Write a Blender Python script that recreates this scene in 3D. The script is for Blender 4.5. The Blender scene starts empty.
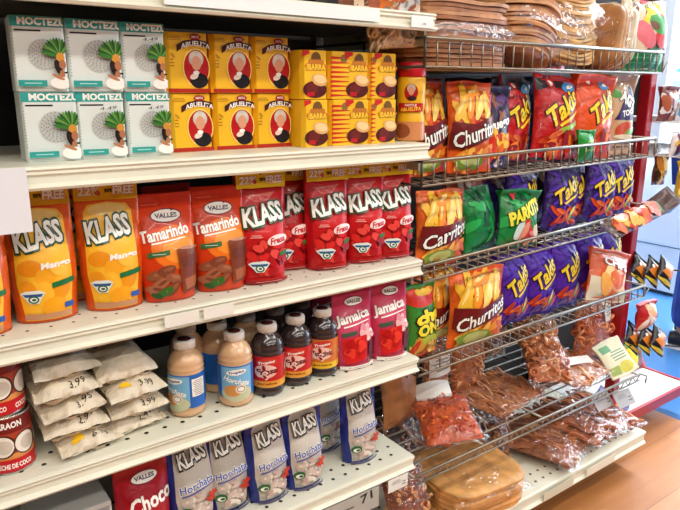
import bpy, bmesh, math, random
from mathutils import Vector, Matrix, noise
SC = bpy.context.scene
COL = SC.collection
R = math.radians
# ---------------------------------------------------------------- camera
ZO = 1.22                       # height of the lens above the floor (all z below are measured from the lens)
cam_d = bpy.data.cameras.new('camera'); cam = bpy.data.objects.new('camera', cam_d); COL.objects.link(cam)
cam_d.sensor_width = 36; cam_d.lens = 36*641.085/680; cam_d.clip_start = .02
rr = Vector((0.80926602, -0.58741979, 0.00514776)); uu = Vector((0.14292275, 0.20538383, 0.96818933)); ff = Vector((0.56979084, 0.78278699, -0.25016581))
cam.matrix_world = Matrix(((rr.x, uu.x, -ff.x, 0), (rr.y, uu.y, -ff.y, -1), (rr.z, uu.z, -ff.z, ZO), (0, 0, 0, 1)))
SC.camera = cam
# ---------------------------------------------------------------- world, lights, exposure
w = bpy.data.worlds.new('world'); SC.world = w; w.use_nodes = True
bg = w.node_tree.nodes['Background']; bg.inputs[0].default_value = (1, .97, .93, 1); bg.inputs[1].default_value = .035
def area(name, loc, rot, sx, sy, power, col):
    l = bpy.data.lights.new(name, 'AREA'); l.shape = 'RECTANGLE'; l.size = sx; l.size_y = sy; l.energy = power; l.color = col
    o = bpy.data.objects.new(name, l); COL.objects.link(o); o.location = loc; o.rotation_euler = rot; return o
area('ceiling_tube_light', (.9, -1.15, 2.62), (0, 0, 0), 4.6, .14, 66, (1, .955, .87))
area('ceiling_tube_light', (.9, -2.2, 2.62), (0, 0, 0), 4.6, .16, 74, (1, .955, .87))
area('ceiling_tube_light', (.9, -3.6, 2.62), (0, 0, 0), 4.6, .2, 96, (1, .96, .89))
area('ceiling_tube_light', (3.9, .9, 2.62), (0, 0, 0), .3, 2.4, 430, (.9, .96, 1))
area('window_daylight', (5.4, .3, 1.45), (0, R(90), 0), 1.8, 3.6, 120, (.8, .9, 1))
SC.view_settings.view_transform = 'Standard'; SC.view_settings.look = 'None'; SC.view_settings.gamma = 1
SC.view_settings.use_curve_mapping = False; SC.view_settings.exposure = -.5

# ---------------------------------------------------------------- materials
def lin(c): return tuple(((v/255)/12.92 if v/255 <= .04045 else ((v/255+.055)/1.055)**2.4) for v in c) + (1,)
MC = {}
def mat(c, rough=.45, bump=0, bscale=30, metal=0, spec=.5, var=0, vscale=8, emit=0, coat=0):
    k = (c, rough, bump, bscale, metal, spec, var, vscale, emit, coat)
    if k in MC: return MC[k]
    m = bpy.data.materials.new('material'); m.use_nodes = True; nt = m.node_tree; p = nt.nodes['Principled BSDF']
    p.inputs['Base Color'].default_value = lin(c); p.inputs['Roughness'].default_value = rough; p.inputs['Metallic'].default_value = metal
    p.inputs['Specular IOR Level'].default_value = spec; p.inputs['Coat Weight'].default_value = coat
    if emit: p.inputs['Emission Color'].default_value = lin(c); p.inputs['Emission Strength'].default_value = emit
    if bump or var:
        tc = nt.nodes.new('ShaderNodeTexCoord'); n = nt.nodes.new('ShaderNodeTexNoise'); n.inputs['Scale'].default_value = bscale; n.inputs['Detail'].default_value = 3
        nt.links.new(tc.outputs['Object'], n.inputs['Vector'])
        if bump:
            b = nt.nodes.new('ShaderNodeBump'); b.inputs['Strength'].default_value = bump; b.inputs['Distance'].default_value = .01
            nt.links.new(n.outputs['Fac'], b.inputs['Height']); nt.links.new(b.outputs['Normal'], p.inputs['Normal'])
        if var:
            n2 = nt.nodes.new('ShaderNodeTexNoise'); n2.inputs['Scale'].default_value = vscale; n2.inputs['Detail'].default_value = 4
            nt.links.new(tc.outputs['Object'], n2.inputs['Vector'])
            r = nt.nodes.new('ShaderNodeValToRGB'); a = lin(c)
            r.color_ramp.elements[0].position = .3; r.color_ramp.elements[1].position = .7
            r.color_ramp.elements[0].color = tuple(x*(1-var) for x in a[:3])+(1,); r.color_ramp.elements[1].color = tuple(min(1, x*(1+var)) for x in a[:3])+(1,)
            nt.links.new(n2.outputs['Fac'], r.inputs['Fac']); nt.links.new(r.outputs['Color'], p.inputs['Base Color'])
    MC[k] = m; return m
def foil(c, bump=.25): return mat(c, .3, bump, 38, spec=.35, coat=.18)
def ink(c): return mat(c, .36, .25, 38, spec=.3, coat=.14)
def flat(c, rough=.5): return mat(c, rough)
def film_mat(tint=(1, 1, 1), haze=.035):
    k = ('film', tint, haze)
    if k in MC: return MC[k]
    m = bpy.data.materials.new('clear_film'); m.use_nodes = True; nt = m.node_tree; nt.nodes.clear()
    out = nt.nodes.new('ShaderNodeOutputMaterial'); mx = nt.nodes.new('ShaderNodeMixShader'); t = nt.nodes.new('ShaderNodeBsdfTransparent'); g = nt.nodes.new('ShaderNodeBsdfGlossy')
    t.inputs[0].default_value = tint+(1,); g.inputs['Roughness'].default_value = .1; g.inputs[0].default_value = (1, 1, 1, 1)
    lw = nt.nodes.new('ShaderNodeLayerWeight'); lw.inputs[0].default_value = .35
    ma = nt.nodes.new('ShaderNodeMath'); ma.operation = 'MULTIPLY_ADD'; ma.inputs[1].default_value = .3; ma.inputs[2].default_value = haze
    n = nt.nodes.new('ShaderNodeTexNoise'); n.inputs['Scale'].default_value = 45; n.inputs['Detail'].default_value = 2; b = nt.nodes.new('ShaderNodeBump'); b.inputs['Strength'].default_value = .7; b.inputs['Distance'].default_value = .02
    tc = nt.nodes.new('ShaderNodeTexCoord'); nt.links.new(tc.outputs['Object'], n.inputs['Vector'])
    nt.links.new(n.outputs['Fac'], b.inputs['Height']); nt.links.new(b.outputs['Normal'], g.inputs['Normal'])
    nt.links.new(lw.outputs['Facing'], ma.inputs[0]); nt.links.new(ma.outputs[0], mx.inputs[0]); nt.links.new(t.outputs[0], mx.inputs[1]); nt.links.new(g.outputs[0], mx.inputs[2]); nt.links.new(mx.outputs[0], out.inputs[0])
    MC[k] = m; return m
CREAM = mat((226, 224, 204), .35, 0, 30, var=.05, vscale=6)
WIRE = mat((150, 142, 128), .32, 0, 30, metal=.8)
DARK = mat((26, 21, 19), .7)
WHITE = mat((245, 245, 242), .5)
BLACK = mat((16, 14, 14), .5)

# ---------------------------------------------------------------- object helpers
def tag(o, label=None, cat=None, group=None, kind=None):
    if label: o['label'] = label
    if cat: o['category'] = cat
    if group: o['group'] = group
    if kind: o['kind'] = kind
    return o
def thing(name, label, cat, loc=(0, 0, 0), rot=(0, 0, 0), group=None):
    o = bpy.data.objects.new(name, None); COL.objects.link(o); o.empty_display_size = .05
    o.location = (loc[0], loc[1], loc[2]+ZO); o.rotation_euler = rot
    return tag(o, label, cat, group)
def link(name, bm, mats, parent=None, smooth=False):
    me = bpy.data.meshes.new(name); bm.to_mesh(me); bm.free()
    for m in (mats if isinstance(mats, (list, tuple)) else [mats]): me.materials.append(m)
    if smooth:
        for p in me.polygons: p.use_smooth = True
    o = bpy.data.objects.new(name, me); COL.objects.link(o)
    if parent: o.parent = parent
    return o
def dup(root, loc, rot=None, label=None, group=None, scale=None):
    r = root.copy(); COL.objects.link(r); r.location = (loc[0], loc[1], loc[2]+ZO)
    if rot is not None: r.rotation_euler = rot
    if scale: r.scale = scale
    if label: r['label'] = label
    if group: r['group'] = group
    for ch in list(root.children):
        c = ch.copy(); COL.objects.link(c); c.parent = r
        for g in ch.children:
            d = g.copy(); COL.objects.link(d); d.parent = c
    return r
def box(bm, x0, x1, y0, y1, z0, z1, mi=0):
    v = [bm.verts.new(p) for p in ((x0, y0, z0), (x1, y0, z0), (x1, y1, z0), (x0, y1, z0), (x0, y0, z1), (x1, y0, z1), (x1, y1, z1), (x0, y1, z1))]
    for f in ((3, 2, 1, 0), (4, 5, 6, 7), (0, 1, 5, 4), (1, 2, 6, 5), (2, 3, 7, 6), (3, 0, 4, 7)):
        bm.faces.new([v[i] for i in f]).material_index = mi
def rod(bm, p, q, r, n=6, mi=0):
    p, q = Vector(p), Vector(q); d = (q-p).normalized(); a = d.orthogonal().normalized(); b = d.cross(a)
    A = []; B = []
    for i in range(n):
        o = (a*math.cos(2*math.pi*i/n)+b*math.sin(2*math.pi*i/n))*r
        A.append(bm.verts.new(p+o)); B.append(bm.verts.new(q+o))
    for i in range(n):
        f = bm.faces.new((A[i], A[(i+1) % n], B[(i+1) % n], B[i])); f.smooth = True; f.material_index = mi
    bm.faces.new(A[::-1]).material_index = mi; bm.faces.new(B).material_index = mi
def lathe(bm, prof, n=28, c=(0, 0, 0), mi=0, mfun=None):
    rings = []
    for r, z in prof:
        if r < 1e-5: rings.append([bm.verts.new((c[0], c[1], c[2]+z))])
        else: rings.append([bm.verts.new((c[0]+r*math.sin(2*math.pi*i/n), c[1]-r*math.cos(2*math.pi*i/n), c[2]+z)) for i in range(n)])
    for k in range(len(rings)-1):
        A, B = rings[k], rings[k+1]
        for i in range(n):
            j = (i+1) % n
            if len(A) == 1 and len(B) == 1: continue
            vs = (A[0], B[j], B[i]) if len(A) == 1 else ((A[i], A[j], B[0]) if len(B) == 1 else (A[i], A[j], B[j], B[i]))
            f = bm.faces.new(vs); f.smooth = True; f.material_index = mi if mfun is None else mfun(k)
def bev(bm, w, seg=2):
    bmesh.ops.bevel(bm, geom=[e for e in bm.edges], offset=w, segments=seg, affect='EDGES', profile=.5)

# ---------------------------------------------------------------- printed artwork that follows a surface
TXT = {}
def text2d(s, off, shear):
    k = (s, off, shear)
    if k in TXT: return TXT[k]
    cu = bpy.data.curves.new('t', 'FONT'); cu.body = s; cu.size = 1; cu.offset = off; cu.shear = shear; cu.resolution_u = 2; cu.fill_mode = 'FRONT'
    ob = bpy.data.objects.new('t', cu); COL.objects.link(ob)
    me = bpy.data.meshes.new_from_object(ob)
    v = [(p.co.x, p.co.y) for p in me.vertices]; f = [tuple(p.vertices) for p in me.polygons]
    bpy.data.objects.remove(ob); bpy.data.curves.remove(cu); bpy.data.meshes.remove(me)
    TXT[k] = (v, f); return TXT[k]
class Art:
    """2D shapes in package coordinates: x in -.5...5 of the width, y in 0..1 of the height."""
    def __init__(s, w, h): s.w = w; s.h = h; s.items = []
    def add(s, part, m, v, f): s.items.append((part, m, v, f)); return s
    def poly(s, part, m, pts): return s.add(part, m, [(x*s.w, y*s.h) for x, y in pts], [tuple(range(len(pts)))])
    def rect(s, part, m, x0, y0, x1, y1): return s.poly(part, m, [(x0, y0), (x1, y0), (x1, y1), (x0, y1)])
    def ell(s, part, m, cx, cy, rx, ry, rot=0, n=20, a0=0, a1=360):
        c, q = math.cos(R(rot)), math.sin(R(rot)); P = []
        for i in range(n):
            t = R(a0+(a1-a0)*i/(n if a1-a0 == 360 else n-1)); x, y = rx*s.w*math.cos(t), ry*s.w*math.sin(t)
            P.append((cx*s.w+c*x-q*y, cy*s.h+q*x+c*y))
        return s.add(part, m, P, [tuple(range(n))])
    def text(s, part, m, t, cx, cy, wd, ht, rot=0, off=.02, shear=0, out=None, ow=.05, wave=0, arc=0):
        v0, _ = text2d(t, 0, shear); x0 = min(p[0] for p in v0); x1 = max(p[0] for p in v0); y0 = min(p[1] for p in v0); y1 = max(p[1] for p in v0)
        sx = wd*s.w/(x1-x0); sy = ht*s.h/(y1-y0); c, q = math.cos(R(rot)), math.sin(R(rot))
        for o, mm in (((ow, out), (off, m)) if out is not None else ((off, m),)):
            v, f = text2d(t, o, shear); P = []
            for x, y in v:
                X = (x-(x0+x1)/2)*sx; Y = (y-(y0+y1)/2)*sy
                u = X/(wd*s.w/2) if wd else 0
                Y += wave*s.h*math.sin(u*3.2)+arc*s.h*(1-u*u)
                P.append((cx*s.w+c*X-q*Y, cy*s.h+q*X+c*Y))
            s.add(part, mm, P, f)
        return s
    def shards(s, part, ms, cx, cy, rx, ry, n, size, seed, asp=3):
        rd = random.Random(seed)
        for i in range(n):
            a = rd.random()*6.28; r = rd.random()**.6; x = cx+rx*r*math.cos(a); y = cy+ry*r*math.sin(a); t = rd.random()*180; L = size*(.5+rd.random())
            s.ell(part, ms[i % len(ms)], x, y, L, L/asp, t, 9)
        return s
    def lines(s, part, m, cx, cy, wd, ht, n, thick=.35):
        for i in range(n):
            y = cy+ht/2-ht*(i+.5)/n; k = wd*(.75+.25*((i*7) % 4)/3)
            s.rect(part, m, cx-k/2, y-ht/n*thick/2, cx+k/2, y+ht/n*thick/2)
        return s
    def build(s, S, root, step=.008, lift=.0007, inc=.00014, clip=True):
        parts = {}
        for k, it in enumerate(s.items): parts.setdefault(it[0], []).append((k,)+it[1:])
        for part, its in parts.items():
            bm = bmesh.new(); mats = []
            for k, m, v, f in its:
                if m not in mats: mats.append(m)
                mi = mats.index(m); V = [bm.verts.new((x, y, lift+k*inc)) for x, y in v]
                for fc in f:
                    try: bm.faces.new([V[i] for i in fc]).material_index = mi
                    except ValueError: pass
            def cut(co, no, **kw):
                bmesh.ops.bisect_plane(bm, geom=bm.verts[:]+bm.edges[:]+bm.faces[:], plane_co=co, plane_no=no, dist=1e-7, **kw)
            if clip:
                cut((s.w*.488, 0, 0), (1, 0, 0), clear_outer=True); cut((-s.w*.488, 0, 0), (-1, 0, 0), clear_outer=True)
                cut((0, s.h*.996, 0), (0, 1, 0), clear_outer=True); cut((0, s.h*.006, 0), (0, -1, 0), clear_outer=True)
            if not bm.verts: bm.free(); continue
            if step:
                xs = [x.co.x for x in bm.verts]; ys = [x.co.y for x in bm.verts]
                k = math.ceil(min(xs)/step)
                while k*step < max(xs): cut((k*step, 0, 0), (1, 0, 0)); k += 1
                k = math.ceil(min(ys)/step)
                while k*step < max(ys): cut((0, k*step, 0), (0, 1, 0)); k += 1
            e = .0006
            for vv in bm.verts:
                a, b, d = vv.co; p = S(a, b); n = (S(a+e, b)-S(a-e, b)).cross(S(a, b+e)-S(a, b-e)).normalized()
                vv.co = p+n*d
            for fc in bm.faces:
                fc.normal_update(); fc.smooth = True
            link(part, bm, mats, root)
def sst(a, b, x):
    t = max(0, min(1, (x-a)/(b-a))); return t*t*(3-2*t)
def pouch_S(w_, h, d, seed=0, top=.86, wr=.0022):
    def S(a, b):
        t = b/h; s = max(-1, min(1, 2*a/w_)); D = d/2*(1-sst(.38, top, t))*(.8+.2*sst(0, .12, t)); e = (1-abs(s)**2.6)**.75 if abs(s) < 1 else 0
        n = noise.noise((a*26+seed, b*20, seed*1.7))*wr*min(1, 8*D/d+.15)+noise.noise((a*60+seed, b*50, 3+seed))*wr*.4
        return Vector((a*(1-.1*(1-sst(0, .4, t))), -D*e-n, b))
    return S
def pillow_S(w_, h, d, seed=0, wr=.003, exp=.6, seal=.06, skew=0, flop=0):
    def S(a, b):
        t = b/h; s = max(-1, min(1, 2*a/w_)); q = max(0, min(1, (t-seal)/(1-2*seal))); D = d/2*math.sin(math.pi*q)**exp; e = (1-abs(s)**2.3)**.7 if abs(s) < 1 else 0
        ed = math.exp(-min(q, 1-q)*9)
        n = noise.noise((a*22+seed, b*18, seed*1.3))*wr+noise.noise((a*50+seed, b*14, 9+seed))*wr*(.5+1.6*ed)
        return Vector((a*(1-.09*math.sin(math.pi*q)+.03*ed)+skew*b*t, -D*e-n*min(1, .2+6*D/d)+flop*max(0, t-.55)**2*h, b+.004*math.sin(a*55+seed)*(t-.5)*(1 if abs(t-.5) > .4 else 0)-.05*h*abs(skew)*4*s*s*max(0, t-.5)))
    return S
def back_of(S, k=1.0, off=.0012):
    def B(a, b):
        p = S(a, b); return Vector((p.x, -p.y*k+off, p.z))
    return B
def shell(S, w_, h, m, root, name, nx=16, nz=28, back=.9, bot=True):
    bm = bmesh.new(); B = back_of(S, back)
    def grid(F, flip):
        g = [[bm.verts.new(F(-w_/2+w_*i/nx, h*j/nz)) for i in range(nx+1)] for j in range(nz+1)]
        for j in range(nz):
            for i in range(nx):
                q = (g[j][i], g[j][i+1], g[j+1][i+1], g[j+1][i])
                bm.faces.new(q[::-1] if flip else q).smooth = True
        return g
    F, K = grid(S, False), grid(B, True)
    for i in range(nx):
        bm.faces.new((F[0][i+1], F[0][i], K[0][i], K[0][i+1])); bm.faces.new((F[nz][i], F[nz][i+1], K[nz][i+1], K[nz][i]))
    for j in range(nz):
        bm.faces.new((F[j][0], F[j+1][0], K[j+1][0], K[j][0])); bm.faces.new((F[j+1][nx], F[j][nx], K[j][nx], K[j+1][nx]))
    return link(name, bm, m, root)
# ---------------------------------------------------------------- the setting
def struct(name, bm, m): return tag(link(name, bm, m), kind='structure')
def wood():
    m = bpy.data.materials.new('wood_floor'); m.use_nodes = True; nt = m.node_tree; p = nt.nodes['Principled BSDF']; p.inputs['Roughness'].default_value = .32
    tc = nt.nodes.new('ShaderNodeTexCoord'); mp = nt.nodes.new('ShaderNodeMapping'); mp.inputs['Scale'].default_value = (1, 1, 1); mp.inputs['Rotation'].default_value = (0, 0, R(0))
    br = nt.nodes.new('ShaderNodeTexBrick'); br.inputs['Scale'].default_value = 1; br.inputs['Brick Width'].default_value = 1.1; br.inputs['Row Height'].default_value = .19; br.inputs['Mortar Size'].default_value = .0012
    br.inputs['Color1'].default_value = lin((178, 116, 64)); br.inputs['Color2'].default_value = lin((192, 131, 78)); br.inputs['Mortar'].default_value = lin((140, 90, 55))
    n = nt.nodes.new('ShaderNodeTexNoise'); n.inputs['Scale'].default_value = 7; n.inputs['Detail'].default_value = 6
    mp2 = nt.nodes.new('ShaderNodeMapping'); mp2.inputs['Scale'].default_value = (.4, 4, 1)
    mix = nt.nodes.new('ShaderNodeMixRGB'); mix.blend_type = 'MULTIPLY'; mix.inputs[0].default_value = .55
    rp = nt.nodes.new('ShaderNodeValToRGB'); rp.color_ramp.elements[0].position = .25; rp.color_ramp.elements[0].color = (.62, .52, .45, 1); rp.color_ramp.elements[1].position = .7; rp.color_ramp.elements[1].color = (1, 1, 1, 1)
    nt.links.new(tc.outputs['Object'], mp.inputs[0]); nt.links.new(mp.outputs[0], br.inputs['Vector']); nt.links.new(tc.outputs['Object'], mp2.inputs[0]); nt.links.new(mp2.outputs[0], n.inputs['Vector'])
    nt.links.new(n.outputs['Fac'], rp.inputs[0]); nt.links.new(br.outputs['Color'], mix.inputs[1]); nt.links.new(rp.outputs[0], mix.inputs[2]); nt.links.new(mix.outputs[0], p.inputs['Base Color'])
    return m
bm = bmesh.new(); box(bm, -2.5, 2.36, -4.5, 2.2, -.05, 0); struct('floor', bm, wood())
bm = bmesh.new(); box(bm, 2.36, 5.6, -4.5, 2.2, -.05, 0); struct('floor_daylight_tint', bm, mat((58, 106, 158), .25, 0, 30, var=.12, vscale=3))  # blue cast of daylight on this stretch of floor, put into its colour
bm = bmesh.new(); box(bm, -2.5, 5.6, -4.5, 2.2, 2.7, 2.75); struct('ceiling', bm, mat((235, 233, 228), .8))
bm = bmesh.new(); box(bm, -2.5, 5.6, 2.2, 2.25, 0, 2.7); struct('wall_back', bm, mat((228, 236, 240), .7))
bm = bmesh.new(); box(bm, 5.6, 5.65, -4.5, 2.25, 0, .5); box(bm, 5.6, 5.65, -4.5, 2.25, 2.3, 2.75); struct('wall_right', bm, mat((232, 238, 242), .7))
bm = bmesh.new(); box(bm, 5.6, 5.64, -4.5, 2.2, .5, 2.3); wn = struct('window_1', bm, mat((222, 238, 250), .4, emit=1.1))
bm = bmesh.new()
for y in (-3.2, -1.9, -.6, .7, 2.0): box(bm, 5.57, 5.6, y-.03, y+.03, .5, 2.3)
box(bm, 5.57, 5.6, -4.5, 2.2, .47, .53)
link('window_frame', bm, mat((235, 238, 240), .5), wn)

# ---------------------------------------------------------------- gondola shelving
PANEL = mat((34, 27, 24), .75, var=.2, vscale=5)
g = thing('shelving_back_panel', 'dark upright panel closing the back of all the shelves', 'shelving', (.5, .43, -ZO))
bm = bmesh.new(); box(bm, -1.3, 2.05, 0, .02, 0, 1.75); link('panel', bm, PANEL, g)
for x in (-.5, .46, 1.46, 2.02):
    bm = bmesh.new(); box(bm, x-.015, x+.015, -.025, 0, 0, 1.75); link('upright', bm, mat((60, 52, 46), .5, metal=.4), g)
XE = .95
def lip(bm, x0, x1, z=0, y=0, hgt=.034):
    P = [(0, 0), (-.004, -.001), (-.0055, -.004), (-.0025, -.007), (-.0035, -.011), (.0005, -.014), (-.001, -hgt*.72), (-.006, -hgt*.82), (-.0085, -hgt*.88), (-.006, -hgt), (.006, -hgt), (.006, 0)]
    A = [bm.verts.new((x0, y+p, z+q)) for p, q in P]; B = [bm.verts.new((x1, y+p, z+q)) for p, q in P]; n = len(P)
    for i in range(n): bm.faces.new((A[i], B[i], B[(i+1) % n], A[(i+1) % n]))
    bm.faces.new(A[::-1]); bm.faces.new(B)
    bmesh.ops.recalc_face_normals(bm, faces=bm.faces[:])
def holes(x0, x1, ys, step=.034, r=.0042):
    bm = bmesh.new()
    for k, y in enumerate(ys):
        x = x0+.02+(step/2 if k % 2 else 0)
        while x < x1-.015:
            bm.faces.new([bm.verts.new((x+r*math.cos(i*math.pi/5), y+r*math.sin(i*math.pi/5), .0006)) for i in range(10)]); x += step
    return bm
def shelf(name, label, x0, x1, zt, yf=0, yb=.395, hgt=.034):
    t = thing(name, label, 'shelf', (0, yf, zt))
    bm = bmesh.new(); box(bm, x0, x1, .001, yb-yf, -.022, 0); link('deck', bm, CREAM, t)
    bm = bmesh.new(); box(bm, x0, x1, .008, yb-yf, -.024, -.0222); link('shade_tinted_underside', bm, mat((84, 76, 66), .6, metal=.2), t)  # dark sheet below the cream deck: the shade there is put into its colour
    bm = bmesh.new(); lip(bm, x0, x1, -.0005, 0, hgt); link('price_rail', bm, CREAM, t)
    if zt < -.2: link('peg_hole_pattern', holes(x0 if x0 > -.1 else 0, x1, (.03, .062, .2, .232), .034, .0042 if zt < -.5 else .0026), mat((40, 36, 32), .8), t)
    for x in (x0+.1, x1-.006):
        bm = bmesh.new(); box(bm, x-.003, x+.003, .02, yb-yf-.01, -.06, -.022); link('bracket', bm, mat((190, 186, 170), .4, metal=.3), t)
    return t
shelf('shelf_board', 'topmost cream metal shelf with a white strip in its front rail', -.9, .962, .149)
shelf('shelf_board', 'cream metal shelf under the stacked chocolate cartons', -.9, .958, -.109)
shelf('shelf_board', 'cream metal shelf under the standing mango and red drink pouches', -.9, XE, -.3625)
shelf('shelf_board', 'cream metal shelf carrying the bottles, sugar bags and cans', -.9, .95, -.594)
shelf('shelf_board', 'cream perforated shelf under the white and blue rice drink pouches', -.9, .948, -.846)
b5 = shelf('base_shelf', 'lowest perforated cream base shelf just above the wood floor', -.9, 1.945, -1.09, -.05, .395, .045)
bm = bmesh.new(); box(bm, -.9, 1.93, .07, .44, -.13, -.0225); link('kick_plate', bm, mat((52, 42, 36), .7), b5)

# price tickets and cards
def ticket(label, x, y, z, wd, ht, m=WHITE, marks=None, tilt=0, cat='price ticket', group=None, rotz=0):
    t = thing('price_ticket', label, cat, (x, y, z), (R(tilt), 0, rotz), group)
    bm = bmesh.new(); box(bm, -wd/2, wd/2, -.0008, 0, 0, ht); link('card', bm, m, t)
    if marks:
        A = Art(wd, ht); marks(A)
        A.build(lambda a, b: Vector((a, -.0008, b)), t, 0, .0003, .00008)
    return t
def smalltext(A):
    A.lines('print', mat((120, 120, 120)), -.1, .65, .5, .3, 3); A.lines('print', mat((90, 90, 90)), .3, .4, .2, .4, 2)
ticket('long blank white label strip in the topmost shelf rail', .60, -.0095, .123, .42, .022, cat='label')
ticket('white price ticket near the end of the topmost shelf rail', .918, -.0105, .119, .058, .022, marks=lambda A: A.text('price', mat((90, 90, 90)), '.19', .05, .3, .2, .2))
ticket('left white price ticket under the tamarind pouches', .389, -.0095, -.3905, .062, .021, mat((238, 236, 226)))
ticket('right white price ticket under the tamarind pouches', .457, -.0095, -.3905, .058, .021, mat((238, 236, 226)))
ticket('blank white card hanging at the left end below the chocolate shelf', .108, -.0125, -.2, .13, .092, mat((232, 234, 240)), cat='sign card')
def hand(A):
    K = mat((30, 30, 30)); A.text('handwriting', K, 'T -', -.3, .5, .2, .4, 6); A.rect('handwriting', K, -.02, .5, .14, .56); A.text('handwriting', K, '71', .32, .72, .16, .4, 8)
ticket('grey card with black handwriting under the lowest left shelf rail', .735, -.009, -.933, .2, .053, mat((176, 176, 168)), hand, cat='sign card')
ticket('small white ticket at the end of the lowest left shelf rail', .893, -.0095, -.913, .06, .034, mat((238, 238, 232)), smalltext)
ticket('first cream price ticket on the base shelf rail', 1.47, -.0605, -1.1285, .14, .027, mat((214, 210, 188)))
ticket('last cream price ticket on the base shelf rail', 1.68, -.0605, -1.1285, .15, .027, mat((236, 232, 214)))

# ---------------------------------------------------------------- wire baskets
def basket(label, x0, x1, zd0, zd1, fence, yb=.4, zig=False, rail=.0045):
    t = thing('wire_basket', label, 'wire basket', (x0, 0, zd0), (0, -math.atan2(zd1-zd0, x1-x0), 0)); L = x1-x0
    bm = bmesh.new(); rod(bm, (0, 0, fence), (L, 0, fence), rail, 8); link('top_rail', bm, WIRE, t)
    bm = bmesh.new(); rod(bm, (0, 0, 0), (L, 0, 0), .003); 
    if zig:
        n = 34
        for i in range(n):
            a = i*L/n; rod(bm, (a, 0, fence), (a+L/n/2, 0, 0), .0018, 5); rod(bm, (a+L/n/2, 0, 0), (a+L/n, 0, fence), .0018, 5)
    else:
        n = 27
        for i in range(n+1): rod(bm, (L*i/n, 0, 0), (L*i/n, 0, fence), .0019, 5)
    link('front_wires', bm, WIRE, t)
    bm = bmesh.new()
    for i in range(28): rod(bm, (L*i/27, 0, 0), (L*i/27, yb, 0), .0014, 4)
    for i in range(1, 8): rod(bm, (0, yb*i/7, -.003), (L, yb*i/7, -.003), .0022, 5)
    link('deck_wires', bm, WIRE, t)
    for x in (0, L):
        bm = bmesh.new(); rod(bm, (x, 0, fence), (x, yb, fence), .003); rod(bm, (x, 0, 0), (x, yb, 0), .003); rod(bm, (x, 0, 0), (x, 0, fence), .003); rod(bm, (x, yb*.5, 0), (x, yb*.5, fence), .002, 5)
        if x: rod(bm, (x, 0, 0), (x+.02, -.004, fence*.6), .002, 5)
        link('side_frame', bm, mat((70, 64, 60), .4, metal=.6) if x == 0 else WIRE, t)
    return t
basket('topmost wire basket filled with tan wafer packs', .938, 1.86, .046, .05, .056)
basket('wire basket holding the red and orange chip bags', .942, 1.875, -.2, -.186, .052)
basket('wire basket holding the green bags and the dark chip bags', .955, 1.93, -.417, -.38, .037)
basket('wire basket holding the row of purple chip bags', .952, 1.92, -.643, -.632, .037)
# flat wire rack
t = thing('wire_rack', 'flat wire rack with zigzag front above the base shelf', 'wire rack', (.94, -.02, -.892)); L = .985
bm = bmesh.new(); rod(bm, (0, 0, 0), (L, 0, 0), .004, 8); rod(bm, (0, 0, -.022), (L, 0, -.022), .003); link('front_rail', bm, WIRE, t)
bm = bmesh.new(); n = 22
for i in range(n):
    a = i*L/n; rod(bm, (a, 0, 0), (a+L/n/2, 0, -.022), .0018, 5); rod(bm, (a+L/n/2, 0, -.022), (a+L/n, 0, 0), .0018, 5)
rod(bm, (L, 0, 0), (L+.02, -.012, -.008), .003); rod(bm, (L+.02, -.012, -.008), (L+.012, -.014, -.03), .003)
link('zigzag_wire', bm, WIRE, t)
bm = bmesh.new()
for i in range(1, 10): rod(bm, (0, i*.045, -.001), (L, i*.045, -.001), .0026, 6)
for i in range(5): rod(bm, (L*i/4, 0, -.006), (L*i/4, .42, -.006), .003, 6)
link('deck_wires', bm, WIRE, t)
# ---------------------------------------------------------------- cartons on the second shelf
def PS(a, b): return Vector((a, 0, b))
def carton(name, label, cat, loc, w_, h, d, ch, m, art, group, rotz=0):
    t = thing(name, label, cat, loc, (0, 0, rotz), group)
    bm = bmesh.new(); P = [(-w_/2+ch*.5, 0), (w_/2-ch*.5, 0), (w_/2, ch), (w_/2, d-ch), (w_/2-ch*.5, d), (-w_/2+ch*.5, d), (-w_/2, d-ch), (-w_/2, ch)]
    A = [bm.verts.new((x, y, 0)) for x, y in P]; B = [bm.verts.new((x, y, h)) for x, y in P]
    for i in range(8): bm.faces.new((A[i], A[(i+1) % 8], B[(i+1) % 8], B[i]))
    bm.faces.new(A[::-1]); bm.faces.new(B); bmesh.ops.bevel(bm, geom=[e for e in bm.edges], offset=.0008, segments=1, affect='EDGES')
    link('carton_body', bm, m, t); art.build(PS, t, 0, .0004, .00006)
    return t
TEAL = ink((52, 160, 152)); GRYI = ink((150, 152, 150)); INKB = ink((28, 24, 22)); INKW = ink((250, 248, 240))
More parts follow.
